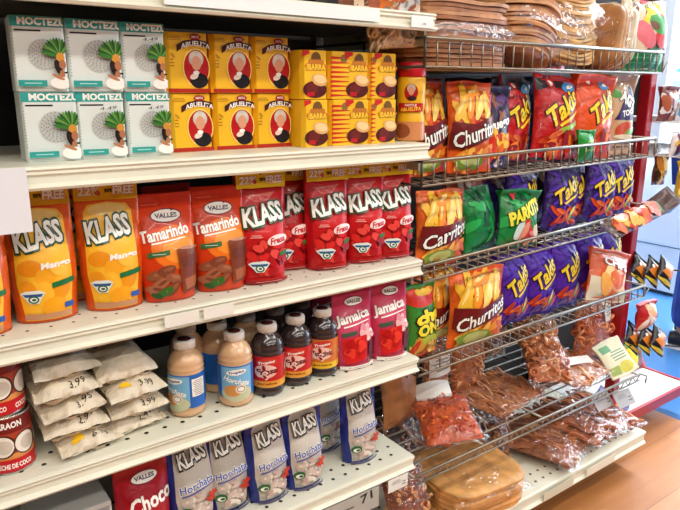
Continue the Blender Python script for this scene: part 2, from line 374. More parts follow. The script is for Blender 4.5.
def art_white(wt, ht, price):
    A = Art(wt, ht)
    A.rect('header_band', TEAL, -.5, .86, .5, 1); A.text('header_band', INKW, 'MOCTEZUMA', .24, .93, 1.16, .09, 0, .05)
    A.rect('printed_text', INKB, -.42, .8, .06, .82)
    A.ell('calendar_picture', ink((200, 202, 198)), .08, .5, .3, .3)
    rd = random.Random(4)
    for r in (.06, .1, .14, .18, .22, .27):
        n = int(r*90)
        for i in range(n): 
            a = 6.283*i/n; A.ell('calendar_picture', ink((120, 122, 120)),   .08+r*math.cos(a), .5+r*math.sin(a)*wt/ht, .017, .009, rd.random()*180, 6)
    gr = [ink((60, 120, 50)), ink((110, 160, 70)), ink((40, 90, 44))]
    for i in range(13):
        a = 35+i*11; A.ell('woman_picture', gr[i % 3], .33+.16*math.cos(R(a)), .47+.15*math.sin(R(a)), .16, .036, a, 10)
    A.ell('woman_picture', ink((214, 150, 60)), .37, .46, .08, .1); A.ell('woman_picture', ink((40, 26, 20)), .32, .33, .07, .15, 15)
    A.ell('woman_picture', ink((178, 116, 80)), .4, .37, .065, .09); A.ell('woman_picture', ink((178, 116, 80)), .38, .24, .05, .08)
    A.ell('woman_picture', INKW, .34, .12, .2, .12); A.ell('woman_picture', ink((190, 130, 95)), .3, .2, .13, .035, -25); A.ell('woman_picture', INKB, .455, .26, .04, .018)
    A.rect('bottom_band', TEAL, -.45, .07, .08, .155); A.lines('bottom_band', ink((180, 225, 220)), -.18, .113, .42, .04, 1)
    A.lines('side_print', GRYI, -.47, .5, .02, .6, 14)
    if price: A.text('handwritten_price', INKB, price, .14, .765, .36, .045, 5, .0, .2)
    return A
grp = 'white chocolate cartons'
xs = [.227, .302, .3785]; W = (226, 233, 228)
names = ['bottom left white and teal carton standing on the top visible shelf', 'bottom middle white and teal carton with a handwritten price', 'bottom right white and teal carton with a handwritten price, beside the yellow cartons']
for i, x in enumerate(xs):
    wt = (.078, .072, .072)[i]
    carton('chocolate_carton', names[i], 'carton', (x, .055, -.109), wt, .103, .075, .006, mat(W, .4, 0, 30), art_white(wt, .103, (None, '4.49', '4.49')[i]), grp, R((-4, -6, -5)[i]))
names = ['top left white and teal carton of the stack, at the dark left end', 'top middle white and teal carton of the stack', 'top right white and teal carton with a handwritten price, over two others']
for i, x in enumerate((.221, .300, .3765)):
    wt = (.073, .08, .07)[i]
    carton('chocolate_carton', names[i], 'carton', (x, .054, -.0055), wt, .106, .075, .006, mat(W, .4, 0, 30), art_white(wt, .106, (None, None, '4.49')[i]), grp, R((-6, -3, -4)[i]))
YEL = (243, 186, 30); YELI = ink((250, 205, 60)); REDI = ink((186, 24, 28)); BRN = ink((74, 30, 22))
def art_oval(wt, ht):
    A = Art(wt, ht)
    A.rect('bottom_band', ink((176, 42, 24)), -.5, 0, .5, .075)
    A.lines('printed_text', ink((176, 120, 20)), -.3, .9, .3, .08, 3); A.lines('printed_text', ink((176, 120, 20)), -.38, .5, .1, .16, 3)
    A.ell('oval_picture', ink((250, 222, 120)), .17, .42, .315, .41); A.ell('oval_picture', REDI, .17, .42, .29, .38)
    A.ell('oval_picture', ink((30, 26, 30)), .22, .21, .21, .16); A.ell('oval_picture', ink((204, 196, 184)), .17, .57, .17, .17)
    A.ell('oval_picture', ink((216, 208, 196)), .1, .62, .07, .07); A.ell('oval_picture', ink((216, 208, 196)), .24, .62, .07, .07)
    A.ell('oval_picture', ink((222, 160, 128)), .17, .5, .115, .15); A.ell('oval_picture', ink((236, 214, 200)), .11, .28, .1, .06, 20); A.ell('oval_picture', INKW, .16, .34, .07, .045)
    A.poly('name_banner', BRN, [(-.26, .68), (-.1, .76), (.17, .8), (.44, .76), (.5, .74), (.5, .84), (.44, .86), (.17, .9), (-.1, .86), (-.26, .79)])
    A.text('name_banner', INKW, 'ABUELITA', .17, .765, .66, .075, 0, .03, 0, None, 0, 0, .06)
    A.ell('maker_badge', ink((160, 24, 36)), .17, .93, .13, .06); A.text('maker_badge', INKW, 'NESTLE', .17, .93, .17, .035, 0, .02)
    A.ell('oval_picture', ink((200, 140, 40)), -.36, .62, .07, .025, -40)
    return A
grp = 'yellow oval-picture cartons'
for r, z in enumerate((-.109, -.0075)):
    for i, x in enumerate((.468, .551, .633)):
        lab = ('bottom row' if r == 0 else 'top row')+' yellow carton with an oval portrait, '+('next to the white cartons' if i == 0 else 'middle of its row' if i == 1 else 'next to the red-striped yellow boxes')
        carton('chocolate_carton', lab, 'carton', (x-(.004 if r else 0), .086-.004*r, z), .0795, (.1005, .1)[r], .078, .012, mat(YEL, .4), art_oval(.0795, .1), grp, R((.6, -.8, 1)[i]*(1-2*r)))
def art_pot(wt, ht, stripes):
    A = Art(wt, ht); s0 = .1 if stripes else 0; k = .066/wt
    if stripes:
        for i in range(9):
            y = .08+i*.098; A.poly('stripes', ink((206, 50, 26)), [(-.5, y-.03), (-.02 if stripes > 1 else -.3, y-.006), (-.02 if stripes > 1 else -.3, y+.006), (-.5, y+.03)])
        A.ell('seal', ink((140, 110, 60)), -.16 if stripes > 1 else -.36, .85, .08, .08)
    cx = .2 if stripes > 1 else (.1 if stripes else 0)
    A.poly('corner_flash', ink((206, 40, 30)), [(cx-.5*k, .84), (cx-.2*k, .93), (cx-.2*k, 1), (cx-.5*k, 1)])
    A.ell('pot_picture', ink((84, 26, 24)), cx-.02, .2, .42*k, .24*k*1); A.ell('pot_picture', ink((112, 36, 28)), cx-.1*k, .22, .2*k, .16*k)
    A.ell('pot_picture', ink((226, 172, 110)), cx+.14*k, .4, .28*k, .17*k, -12); A.ell('pot_picture', ink((244, 208, 150)), cx+.15*k, .42, .22*k, .12*k, -12)
    A.ell('name_badge', ink((214, 120, 30)), cx+.02, .68, .4*k, .1*k); A.ell('name_badge', ink((120, 84, 40)), cx+.02, .82, .17*k, .2*k)
    for i in range(5): A.ell('name_badge', ink((196, 120, 40)), cx+.02+(i-2)*.1*k, .75, .07*k, .09*k)
    A.text('name_badge', YELI, 'IBARRA', cx+.02, .66, .64*k, .11, 0, .045, 0, ink((150, 44, 24)), .08)
    A.rect('red_label', ink((190, 30, 40)), cx-.3*k, .06, cx-.05*k, .15)
    return A
grp = 'yellow pot-picture boxes'
for r, z in enumerate((-.109, -.0185)):
    for i, (x, wt, st) in enumerate(((.706, .06, 0), (.788, .096, 2), (.874, .073, 1))):
        lab = ('lower' if r == 0 else 'upper')+' yellow chocolate box with a brown pot'+(', beside the oval portrait cartons' if i == 0 else ' and wide red stripes' if i == 1 else ', last before the red-capped canister')
        carton('chocolate_box', lab, 'box', (x-.003*r, .048, z), wt, .0895, .072, .01, mat((246, 192, 28), .4), art_pot(wt, .0895, st), grp, R((1, -.5, .8)[i]))
def cyl_S(r):
    def S(a, b): return Vector((r*math.sin(a/r), -r*math.cos(a/r), b))
    return S
t = thing('canister', 'yellow drink powder canister with a red lid at the shelf end', 'canister', (.965, .075, -.109), (0, 0, R(-42)))
t.location.x = .972
bm = bmesh.new(); lathe(bm, [(0, 0), (.028, 0), (.031, .004), (.031, .05), (.0285, .058), (.0285, .07), (.031, .078), (.031, .132), (.028, .137), (0, .137)], 28); link('canister_body', bm, mat((240, 184, 30), .35), t)
bm = bmesh.new(); lathe(bm, [(0, .136), (.0305, .136), (.031, .138), (.031, .162), (.029, .166), (0, .166)], 28); link('lid', bm, mat((206, 22, 34), .35), t)
A = Art(.1, .14); A.ell('printed_label', REDI, 0, .74, .15, .18); A.ell('printed_label', ink((200, 190, 176)), 0, .8, .09, .09); A.ell('printed_label', ink((220, 160, 130)), 0, .76, .06, .09); A.ell('printed_label', ink((60, 30, 36)), .02, .65, .1, .05)
A.rect('printed_label', REDI, -.3, .45, .3, .58); A.text('printed_label', INKW, 'NESTLE', 0, .55, .25, .035, 0, .02); A.text('printed_label', YELI, 'ABUELITA', 0, .49, .46, .05, 3, .03)
A.rect('printed_label', ink((214, 140, 90)), -.45, .02, .45, .3); A.ell('printed_label', ink((150, 80, 50)), -.2, .16, .2, .16)
A.build(cyl_S(.0312), t, .006, .0004, .00006)

# ---------------------------------------------------------------- standing pouches
def text_klass(A, cx, cy, wd, ht, rot, dark=(24, 70, 34)):
    A.text('logo', INKW, 'KLASS', cx, cy, wd, ht*1.05, rot, .035, .1, ink(dark), .11, .008)
HEAD = [('22%', -.26, .36), ('more', .04, .12), ('FREE', .27, .34)]
def header(A, band, col, y0, y1):
    A.rect('header_band', band, -.5, y0, .5, y1)
    for s, cx, wd in HEAD:
        big = s != 'more'; A.text('header_band', INKW if big else INKB, s, cx, (y0+y1)/2+.006, wd*.92, .062 if big else .026, 0, .045, .08 if big else 0, ink(col) if big else None, .075)
    A.ell('header_band', INKB, 0, y1-.012, .016, .016)
def badge(A, cx, cy, k=1):
    G = ink((40, 110, 80)); A.poly('seal_badge', ink((230, 240, 235)), [(cx-.17*k, cy+.035), (cx-.1*k, cy+.055), (cx+.1*k, cy+.055), (cx+.17*k, cy+.035), (cx+.06*k, cy-.045), (cx-.06*k, cy-.045)])
    A.poly('seal_badge', ink((50, 90, 150)), [(cx-.14*k, cy+.03), (cx+.14*k, cy+.03), (cx+.11*k, cy+.008), (cx-.11*k, cy+.008)])
    A.ell('seal_badge', G, cx, cy-.012, .075*k, .06*k); A.ell('seal_badge', INKW, cx, cy-.012, .05*k, .038*k); A.ell('seal_badge', G, cx+.005, cy-.012, .03*k, .02*k)
def make_pouch(name, label, cat, loc, group, body, wt, ht, d, art, seed, rot=(0, 0, 0), hdr=None):
    t = thing(name, label, cat, loc, rot, group); S = pouch_S(wt, ht, d, seed)
    shell(S, wt, ht, foil(body), t, 'pouch_body'); art.build(S, t); return t
# mango
def art_mango():
    A = Art(.102, .212)
    A.poly('fruit_picture', ink((252, 190, 44)), [(-.36, .02), (.36, .02), (.4, .3), (.37, .78), (.3, .83), (0, .85), (-.3, .83), (-.37, .78), (-.4, .3)])
    A.ell('fruit_picture', ink((252, 214, 120)), 0, .79, .3, .1); 
    for i, (x, y, r, c) in enumerate([(-.2, .42, .17, (240, 150, 24)), (.02, .36, .18, (250, 172, 40)), (.22, .24, .17, (238, 150, 20)), (-.05, .22, .2, (252, 186, 50)), (-.25, .27, .13, (244, 160, 30)), (.2, .4, .14, (255, 196, 70)), (.1, .12, .2, (246, 166, 30))]):
        A.ell('fruit_picture', ink(c), x, y, r, r*.75, 30*i)
    A.rect('fruit_picture', ink((205, 150, 110)), -.36, .03, .36, .075)
    text_klass(A, -.03, .645, .68, .15, 9)
    A.text('flavour_text', INKW, 'Mango', .16, .43, .42, .055, 5, .04, .15)
    A.poly('green_strip', ink((30, 110, 60)), [(.08, .3), (.42, .325), (.42, .285), (.08, .26)]); badge(A, -.2, .2)
    A.rect('blue_mark', ink((40, 90, 170)), .24, .1, .38, .14)
    header(A, ink((236, 184, 34)), (190, 50, 40), .865, 1); return A
grp = 'mango drink pouches'
m0 = make_pouch('drink_mix_pouch', 'orange mango drink pouch second from the shelf left end, beside the white card', 'pouch', (.196, .075, -.3622), grp, (226, 92, 22), .102, .212, .06, art_mango(), 1, (R(-3), 0, R(-5)))
dup(m0, (.303, .07, -.3622), (R(-3), 0, R(-10)), 'orange mango drink pouch beside the tamarind pouches')
dup(m0, (.093, .058, -.3622), (R(-2), 0, R(-6)), 'orange mango drink pouch cut off by the photo edge, below the white card')
dup(m0, (.247, .155, -.3622), (R(-2), 0, R(-8)), 'orange mango drink pouch in the second row behind two others')
# tamarind
SOFTW = INKW
def oval_logo(A, cx, cy, wd, txt='VALLES'):
    A.ell('oval_logo', ink((120, 40, 50)), cx, cy, wd*.54, wd*.25); A.ell('oval_logo', INKW, cx, cy, wd*.5, wd*.21); A.text('oval_logo', ink((90, 90, 110)), txt, cx, cy, wd*.74, .04, 0, .045)
def art_tam():
    A = Art(.098, .188); O = ink((228, 80, 22))
    A.rect('seal_band', ink((206, 52, 24)), -.5, .87, .5, 1); A.lines('seal_band', ink((232, 120, 90)), -.25, .9, .4, .02, 1)
    A.ell('glow_picture', ink((240, 120, 30)), .1, .5, .42, .38); A.ell('glow_picture', ink((248, 150, 50)), .16, .48, .3, .24)
    oval_logo(A, .02, .79, .52)
    A.text('flavour_text', INKW, 'Tamarindo', -.04, .635, .84, .1, 8, .035, .1, ink((150, 40, 10)), .055); A.poly('flavour_text', INKW, [(-.3, .535), (.3, .575), (.3, .585), (-.3, .55)])
    A.poly('green_strip', ink((60, 110, 60)), [(-.38, .42), (-.02, .44), (-.02, .485), (-.38, .465)]); A.lines('green_strip', INKW, -.2, .452, .28, .012, 1)
    P = [ink((150, 86, 58)), ink((128, 66, 44)), ink((170, 104, 72))]
    for i, (x, y, a) in enumerate([(-.28, .26, 20), (-.1, .3, 12), (-.22, .18, 30), (.02, .22, -15), (-.02, .13, 40), (-.3, .12, -10)]):
        A.ell('tamarind_picture', P[i % 3], x, y, .17, .085, a); A.ell('tamarind_picture', P[(i+2) % 3], x+.03, y+.012, .09, .03, a)
    A.ell('leaf_picture', ink((50, 110, 40)), -.18, .1, .17, .07, 25); A.ell('leaf_picture', ink((40, 90, 36)), -.3, .07, .1, .05, -20)
    A.poly('glass_picture', ink((124, 58, 32)), [(.16, .07), (.43, .09), (.46, .5), (.1, .48)]); A.ell('glass_picture', ink((190, 130, 100)), .315, .485, .17, .03)
    A.poly('glass_picture', ink((168, 92, 50)), [(.22, .1), (.44, .12), (.45, .22), (.2, .2)]); A.poly('glass_picture', ink((112, 52, 36)), [(.18, .3), (.46, .32), (.47, .42), (.16, .4)])
    return A
grp = 'tamarind drink pouches'
m0 = make_pouch('drink_mix_pouch', 'orange tamarind drink pouch beside the mango pouch', 'pouch', (.397, .058, -.3622), grp, (222, 66, 22), .098, .188, .055, art_tam(), 3, (R(-4), 0, R(-6)))
dup(m0, (.497, .06, -.3622), (R(-4), 0, R(-10)), 'orange tamarind drink pouch beside the red strawberry pouch', None, (1, 1, 1.02))
dup(m0, (.44, .15, -.3622), (R(-3), 0, R(5)), 'orange tamarind drink pouch hidden in the row behind')
# red
def art_red():
    A = Art(.1, .21)
    A.poly('fruit_picture', ink((206, 28, 30)), [(-.37, .02), (.37, .02), (.41, .3), (.38, .78), (.3, .83), (0, .845), (-.3, .83), (-.38, .78), (-.41, .3)])
    A.poly('fruit_picture', ink((232, 110, 100)), [(-.3, .8), (.3, .82), (.12, .74), (-.12, .74)]); A.ell('fruit_picture', ink((214, 60, 56)), 0, .77, .16, .05)
    A.shards('fruit_picture', [ink((176, 14, 22)), ink((224, 40, 40)), ink((150, 10, 20)), ink((236, 74, 66))], 0, .24, .34, .14, 46, .085, 5, 1.4)
    text_klass(A, -.02, .625, .74, .15, 7)
    A.lines('printed_text', ink((244, 190, 180)), -.2, .44, .2, .03, 2)
    A.ell('flavour_text', ink((250, 225, 220)), .17, .4, .2, .09, 8); A.text('flavour_text', ink((196, 30, 40)), 'Fresa', .17, .4, .28, .05, 8, .03, .2)
    A.poly('green_strip', ink((60, 120, 50)), [(.2, .29), (.36, .31), (.36, .27), (.2, .25)]); badge(A, -.18, .165, 1.1)
    A.rect('base_print', ink((150, 14, 24)), -.4, .02, .4, .055); A.lines('base_print', ink((236, 170, 160)), 0, .036, .7, .014, 1)
    header(A, ink((240, 204, 36)), (196, 40, 50), .865, 1); return A
grp = 'red drink pouches'
m0 = make_pouch('drink_mix_pouch', 'red drink pouch with a yellow header, beside the tamarind pouches', 'pouch', (.585, .058, -.3622), grp, (196, 20, 28), .102, .212, .058, art_red(), 5, (R(-3), 0, R(-7)))
for x, y, rz, lab in ((.676, .112, -14, 'red drink pouch set back in shade between two front pouches'), (.745, .068, -8, 'red drink pouch with a yellow header, third from the tamarind pouches'), (.84, .066, -12, 'red drink pouch with a yellow header, second from the shelf right end'), (.918, .062, -9, 'red drink pouch with a yellow header at the shelf right end')):
    dup(m0, (x, y, -.3622), (R(-3), 0, R(rz)), lab, None, (.97, 1, 1))
dup(m0, (.80, .17, -.3622), (R(-2), 0, R(5)), 'red drink pouch in the row behind, towards the shelf right end')
# jamaica
def art_jam():
    A = Art(.098, .185); 
    A.rect('seal_band', ink((186, 40, 74)), -.5, .88, .5, 1); A.lines('seal_band', ink((224, 140, 160)), -.2, .91, .5, .02, 1)
    oval_logo(A, .04, .79, .46)
    A.text('flavour_text', INKW, 'Jamaica', -.03, .6, .84, .13, 8, .035, .1, ink((170, 30, 60)), .05); A.poly('flavour_text', INKW, [(-.3, .5), (.35, .55), (.35, .56), (-.3, .515)])
    A.poly('green_strip', ink((70, 90, 70)), [(-.36, .4), (-.02, .42), (-.02, .465), (-.36, .445)])
    A.shards('flower_picture', [ink((236, 180, 180)), ink((250, 226, 214)), ink((222, 140, 150))], .25, .43, .16, .06, 16, .09, 3, 1.6)
    A.poly('drink_picture', ink((214, 26, 30)), [(-.34, .07), (.2, .12), (.2, .4), (-.36, .38)]); A.shards('drink_picture', [ink((236, 60, 44)), ink((190, 16, 26))], -.08, .24, .22, .12, 18, .09, 8, 1.6)
    A.poly('drink_picture', ink((90, 14, 26)), [(.24, .1), (.44, .12), (.44, .34), (.24, .32)])
    A.rect('base_print', INKW, -.42, .01, .42, .06); A.lines('base_print', ink((180, 40, 60)), 0, .035, .7, .02, 1)
    return A
grp = 'pink hibiscus pouches'
m0 = make_pouch('drink_mix_pouch', 'pink hibiscus drink pouch beside the bottle with an orange label', 'pouch', (.803, .052, -.5937), grp, (206, 62, 96), .1, .178, .055, art_jam(), 7, (R(-4), 0, R(-7)))
dup(m0, (.9, .045, -.5937), (R(-3), 0, R(-10)), 'pink hibiscus drink pouch at the shelf right end, by the snack baskets', None, (.95, 1, 1.06))
dup(m0, (.81, .15, -.5937), (R(-2), 0, R(4)), 'pink hibiscus drink pouch in shade behind the front pair', None, (1, 1, 1.03))
# rice drink
def art_hor():
    A = Art(.1, .21)
    A.rect('header_band', ink((196, 40, 60)), -.5, .9, .5, 1); A.lines('header_band', ink((240, 190, 200)), 0, .945, .7, .03, 1)
    A.poly('rice_picture', ink((208, 200, 188)), [(-.34, .03), (.38, .03), (.4, .3), (.37, .78), (.3, .82), (0, .84), (-.26, .82), (-.34, .76), (-.39, .3)])
    A.shards('rice_picture', [ink((208, 190, 176)), ink((196, 170, 160)), ink((232, 222, 208))], .02, .2, .32, .13, 50, .075, 4, 1.8)
    text_klass(A, .0, .68, .56, .13, 10, (40, 46, 40))
    A.text('flavour_text', ink((60, 90, 170)), 'Horchata', .0, .43, .62, .065, 9, .02, .15, INKW, .07); A.poly('flavour_text', ink((60, 90, 170)), [(-.28, .345), (.36, .4), (.36, .41), (-.28, .36)])
    for a in (10, 40, 75, 120): A.ell('cinnamon_picture', ink((196, 60, 40)), .28, .27, .14, .035, a, 10)
    A.ell('seal_badge', ink((40, 110, 60)), -.24, .2, .11, .09); A.ell('seal_badge', INKW, -.24, .19, .07, .05); A.ell('seal_badge', ink((40, 110, 60)), -.22, .19, .04, .03)
    A.rect('base_print', ink((90, 84, 120)), -.36, .015, .36, .055)
    return A
grp = 'white rice drink pouches'
m0 = make_pouch('drink_mix_pouch', 'white and blue rice drink pouch beside the dark red pouch', 'pouch', (.425, .085, -.8457), grp, (36, 52, 140), .1, .205, .058, art_hor(), 11, (R(-3), 0, R(0)))
for x, y, rz, lab in ((.503, .085, -5, 'white and blue rice drink pouch, second from the dark red pouch'), (.588, .066, 0, 'white and blue rice drink pouch, third from the dark red pouch'), (.674, .06, -4, 'white and blue rice drink pouch with bare shelf on its far side'), (.836, .07, -4, 'white and blue rice drink pouch alone at the shelf right end'), (.80, .158, 6, 'white and blue rice drink pouch in deep shade behind the end pouch'), (.70, .15, 5, 'white and blue rice drink pouch half hidden in the second row')):
    dup(m0, (x, y, -.8457), (R(-3), 0, R(rz)), lab, None, (.97, 1, 1))
def art_choc():
    A = Art(.1, .19); A.rect('seal_band', ink((150, 24, 40)), -.5, .86, .5, 1); A.lines('seal_band', ink((210, 120, 130)), -.1, .9, .6, .02, 1)
    oval_logo(A, .05, .72, .5); A.text('flavour_text', INKW, 'Choco', .1, .5, .8, .14, 8, .035, .12); A.ell('drink_picture', ink((110, 40, 30)), 0, .2, .3, .2); return A
make_pouch('drink_mix_pouch', 'dark red drink pouch beside the white rice drink pouches', 'pouch', (.325, .075, -.8457), None, (168, 20, 36), .104, .186, .055, art_choc(), 13, (R(-3), 0, R(2)))
t = thing('carton_box', 'pale grey box at the left end of the lowest gondola shelf', 'box', (.2, .05, -.8455))
bm = bmesh.new(); box(bm, -.07, .06, 0, .12, 0, .13); bev(bm, .002, 1); link('box_body', bm, mat((205, 203, 196), .6), t)
bm = bmesh.new(); box(bm, -.066, .056, -.0006, 0, .09, .122); link('printed_label', bm, mat((150, 150, 150), .6), t)

# ---------------------------------------------------------------- cans
def make_can(label, loc, rz):
    r, h = .0375, .0985; t = thing('coconut_milk_can', label, 'can', loc, (0, 0, R(rz)), 'coconut milk cans')
    bm = bmesh.new(); lathe(bm, [(0, .003), (r-.003, .003), (r-.003, 0), (r, 0), (r+.0008, .0015), (r, .004)], 32); link('bottom_rim', bm, mat((190, 186, 180), .25, metal=.9), t)
    bm = bmesh.new(); lathe(bm, [(r, h-.004), (r+.0008, h-.0015), (r, h), (r-.003, h), (r-.003, h-.004), (0, h-.004)], 32)
    link('lid', bm, mat((190, 186, 180), .25, metal=.9), t)
    bm = bmesh.new(); lathe(bm, [(r-.0005, .004), (r-.0005, h-.004)], 32); link('can_body', bm, mat((176, 40, 36), .35), t)
    A = Art(.2, h)
    A.rect('paper_label', ink((120, 26, 26)), -.5, .72, .5, .97); A.rect('paper_label', ink((172, 64, 44)), -.5, .3, .5, .72); A.rect('paper_label', ink((222, 150, 84)), -.5, .26, .5, .36)
    for cx in (-.43, -.24, -.06, .115, .31):
        A.ell('coconut_picture', ink((70, 36, 22)), cx, .5, .098, .1); A.ell('coconut_picture', ink((240, 234, 222)), cx-.004, .5, .085, .088); A.ell('coconut_picture', ink((214, 206, 192)), cx+.01, .49, .06, .06)
    for cx in (-.36, .0, .36): A.text('brand_text', INKW, 'FARAON', cx-.01, .86, .2, .1, 0, .04)
    A.rect('red_band', ink((196, 24, 34)), -.5, .05, .5, .27); 
    for cx, s in ((-.34, 'COCONUT MILK'), (.01, 'LECHE DE COCO'), (.34, 'COCONUT MILK')): A.text('red_band', INKW, s, cx, .15, .26, .08, 0, .035)
    A.build(cyl_S(r), t, .004, .0003, .00005); return t
make_can('red coconut milk can standing on the shelf under another can', (.113, .066, -.5937), 0)
make_can('red coconut milk can stacked on top of another can', (.108, .067, -.495), -35)

# ---------------------------------------------------------------- sugar bags
def make_sack(label, loc, rot, seed, price, star, wt=.104, ht=.16, d=.04):
    t = thing('sugar_bag', label, 'bag', loc, rot, 'stacked white sugar bags')
    S0 = pillow_S(wt, ht, d, seed, .0095, .26, .0)
    def S(a, b):                          # lies flat: length runs into the shelf, the printed face is up, the near end droops
        p = S0(a, b); return Vector((p.x, b-.004, -p.y+d*.5-.008*math.exp(-b*40)))
    def K(a, b):
        p = S0(a, b); return Vector((p.x, b-.004, p.y*.85+d*.5-.008*math.exp(-b*40)))
    bm = bmesh.new(); nx, nz = 14, 18
    for F, fl in ((S, 0), (K, 1)):
        g = [[bm.verts.new(F(-wt/2+wt*i/nx, ht*j/nz)) for i in range(nx+1)] for j in range(nz+1)]
        for j in range(nz):
            for i in range(nx):
                q = (g[j][i], g[j][i+1], g[j+1][i+1], g[j+1][i]); bm.faces.new(q[::-1] if fl else q).smooth = True
    bmesh.ops.remove_doubles(bm, verts=bm.verts, dist=.0004)
    link('bag_body', bm, mat((222, 208, 182), .4, 1, 34, var=.16, vscale=16), t)
    A = Art(wt, ht)
    if star:
        A.ell('printed_emblem', ink((60, 100, 180)), -.22, .55, .12, .07, 20); A.ell('printed_emblem', ink((214, 120, 40)), .2, .6, .16, .09, -15); A.ell('printed_emblem', ink((244, 210, 60)), .22, .6, .1, .05, -15); A.ell('printed_emblem', ink((60, 90, 170)), 0, .8, .2, .06)
    if seed in (20, 32): A.ell('sun_mark', ink((246, 196, 40)), -.18, .12, .1, .07)
    if price: A.text('handwritten_price', INKB, price, .16, .075, .26, .07, 4, .0, .1)
    A.build(S, t, .008, .0008, .0001); return t
zl = -.5935
for i, (x, y, rz, tx, ty, pr) in enumerate(((.232, .018, 8, 0, 0, '6.19'), (.212, .026, 3, 0, 0, '2.99'), (.212, .02, 10, 0, 0, '3.95'), (.204, .024, 4, 0, 0, '3.99'), (.208, .034, 6, 9, 0, ''))):
    make_sack('white sugar bag, '+('bottom', 'second', 'third', 'fourth', 'top')[i]+' of the stack beside the cans', (x, y, zl+.0335*i), (R(tx), R(ty), R(rz)), 20+i, pr, i == 4)
for i, (x, y, rz, tx, pr) in enumerate(((.316, .04, 8, 0, '2.49'), (.32, .03, 3, 0, '3.99'), (.318, .026, 9, 3, '3.99'), (.306, .045, 5, 12, ''))):
    make_sack('white sugar bag, '+('bottom', 'second', 'third', 'top')[i]+' of the stack beside the bottles', (x, y, zl+.0335*i), (R(tx), 0, R(rz)), 30+i, pr, i == 3)

# ---------------------------------------------------------------- bottles
BP = [(0, .002), (.028, .001), (.0325, .004), (.034, .010), (.0335, .014), (.0325, .017), (.0325, .020), (.0338, .021), (.0338, .086), (.0318, .089), (.0336, .093), (.0336, .096), (.0312, .099), (.0326, .103), (.0318, .107), (.0285, .114), (.0235, .121), (.0185, .126), (.0165, .130)]
def make_bottle(name, label, loc, rz, liquid, art, group, cap=(238, 234, 226)):
    t = thing(name, label, 'bottle', loc, (0, 0, R(rz)), group)
    bm = bmesh.new(); lathe(bm, BP, 30); link('bottle_body', bm, mat(liquid, .16, coat=.4), t)
    bm = bmesh.new(); lathe(bm, [(.0175, .130), (.0195, .130), (.0195, .1435), (.0188, .1455), (0, .1455)], 26)
    for i in range(26):
        a = 6.283*i/26; box(bm, .0192*math.sin(a)-.0005, .0192*math.sin(a)+.0005, -.0192*math.cos(a)-.0005, -.0192*math.cos(a)+.0005, .131, .143)
    c = link('cap', bm, mat(cap, .45), t)
    bm = bmesh.new(); lathe(bm, [(.0125, .1455), (.0125, .1459), (0, .1459)], 20); link('cap_print', bm, mat((90, 26, 24), .5), c)
    art.build(cyl_S(.0341), t, .005, .0002, .00006, False); return t
def art_blue(panel):
    A = Art(.2, .13); y0, y1 = .165, .665; B = ink((34, 104, 190))
    A.rect('wrap_label', B, -.5, y0, .5, y1)
    for cx in ((-.2, .36) if panel is not None else (-.07, .43)):
        A.rect('wrap_label', ink((120, 184, 222)), cx-.16, y0+.02, cx+.16, y1-.02); A.ell('wrap_label', ink((200, 206, 170)), cx, y0+.06, .16, .08); A.ell('wrap_label', ink((214, 150, 80)), cx-.04, .28, .09, .06)
        A.ell('wrap_label', ink((236, 226, 206)), cx+.04, .3, .055, .045); A.ell('wrap_label', ink((110, 64, 40)), cx+.04, .3, .04, .03); A.ell('wrap_label', INKW, cx+.04, .3, .034, .024)
        A.ell('wrap_label', INKW, cx, .57, .1, .03, 5); A.text('wrap_label', ink((30, 60, 150)), 'Tropics', cx, .565, .15, .045, 6, .04, .2)
        A.text('wrap_label', INKW, 'Horchata', cx, .43, .26, .075, -16, .03, .2)
    if panel is not None:
        A.rect('nutrition_panel', INKW, panel-.065, .33, panel+.065, .6); A.lines('nutrition_panel', ink((120, 120, 120)), panel, .465, .11, .24, 9)
        A.rect('nutrition_panel', B, panel-.08, y0, panel+.08, .32)
    return A
def art_syrup(base, band):
    A = Art(.2, .13); y0, y1 = .165, .665
    A.rect('wrap_label', ink(base), -.5, y0, .5, y1); A.rect('wrap_label', ink(band), -.5, y0, .5, .27)
    for cx in (-.1, .24, -.43):
        A.ell('wrap_label', ink((206, 60, 50)), cx, .57, .11, .05, 8); A.text('wrap_label', INKW, 'Tropics', cx, .57, .17, .05, 8, .04, .2)
        A.ell('wrap_label', ink((240, 200, 190)), cx-.01, .43, .12, .07); A.text('wrap_label', ink((110, 30, 30)), 'Fresa' if base[0] > 190 and base[1] < 60 else 'Tamarindo', cx, .43, .22, .085, 5, .045, .15)
        A.shards('wrap_label', [ink((244, 220, 210)), ink((150, 20, 24))], cx, .4, .12, .08, 8, .03, int(cx*50)+40, 2)
        A.text('wrap_label', ink((150, 40, 20)), 'Jarabe', cx, .225, .2, .035, 0, .03)
    return A
zb = -.5938; C1 = (218, 176, 134); C2 = (58, 46, 46)
make_bottle('drink_bottle', 'tan drink bottle with a blue label showing its white nutrition panel', (.42, .066, zb), 0, C1, art_blue(.045), 'tan blue-label bottles')
make_bottle('drink_bottle', 'tan drink bottle with a blue label, beside the dark syrup bottles', (.514, .05, zb), 0, C1, art_blue(None), 'tan blue-label bottles')
make_bottle('drink_bottle', 'tan drink bottle in the back row behind the nutrition panel bottle', (.455, .142, zb), 40, C1, art_blue(None), 'tan blue-label bottles')
make_bottle('drink_bottle', 'tan drink bottle in the back row between two front blue labels', (.512, .122, zb), 70, C1, art_blue(None), 'tan blue-label bottles')
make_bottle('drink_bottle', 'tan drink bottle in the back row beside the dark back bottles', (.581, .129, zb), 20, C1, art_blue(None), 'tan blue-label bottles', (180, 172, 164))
RS = ((196, 30, 32), (226, 160, 60))
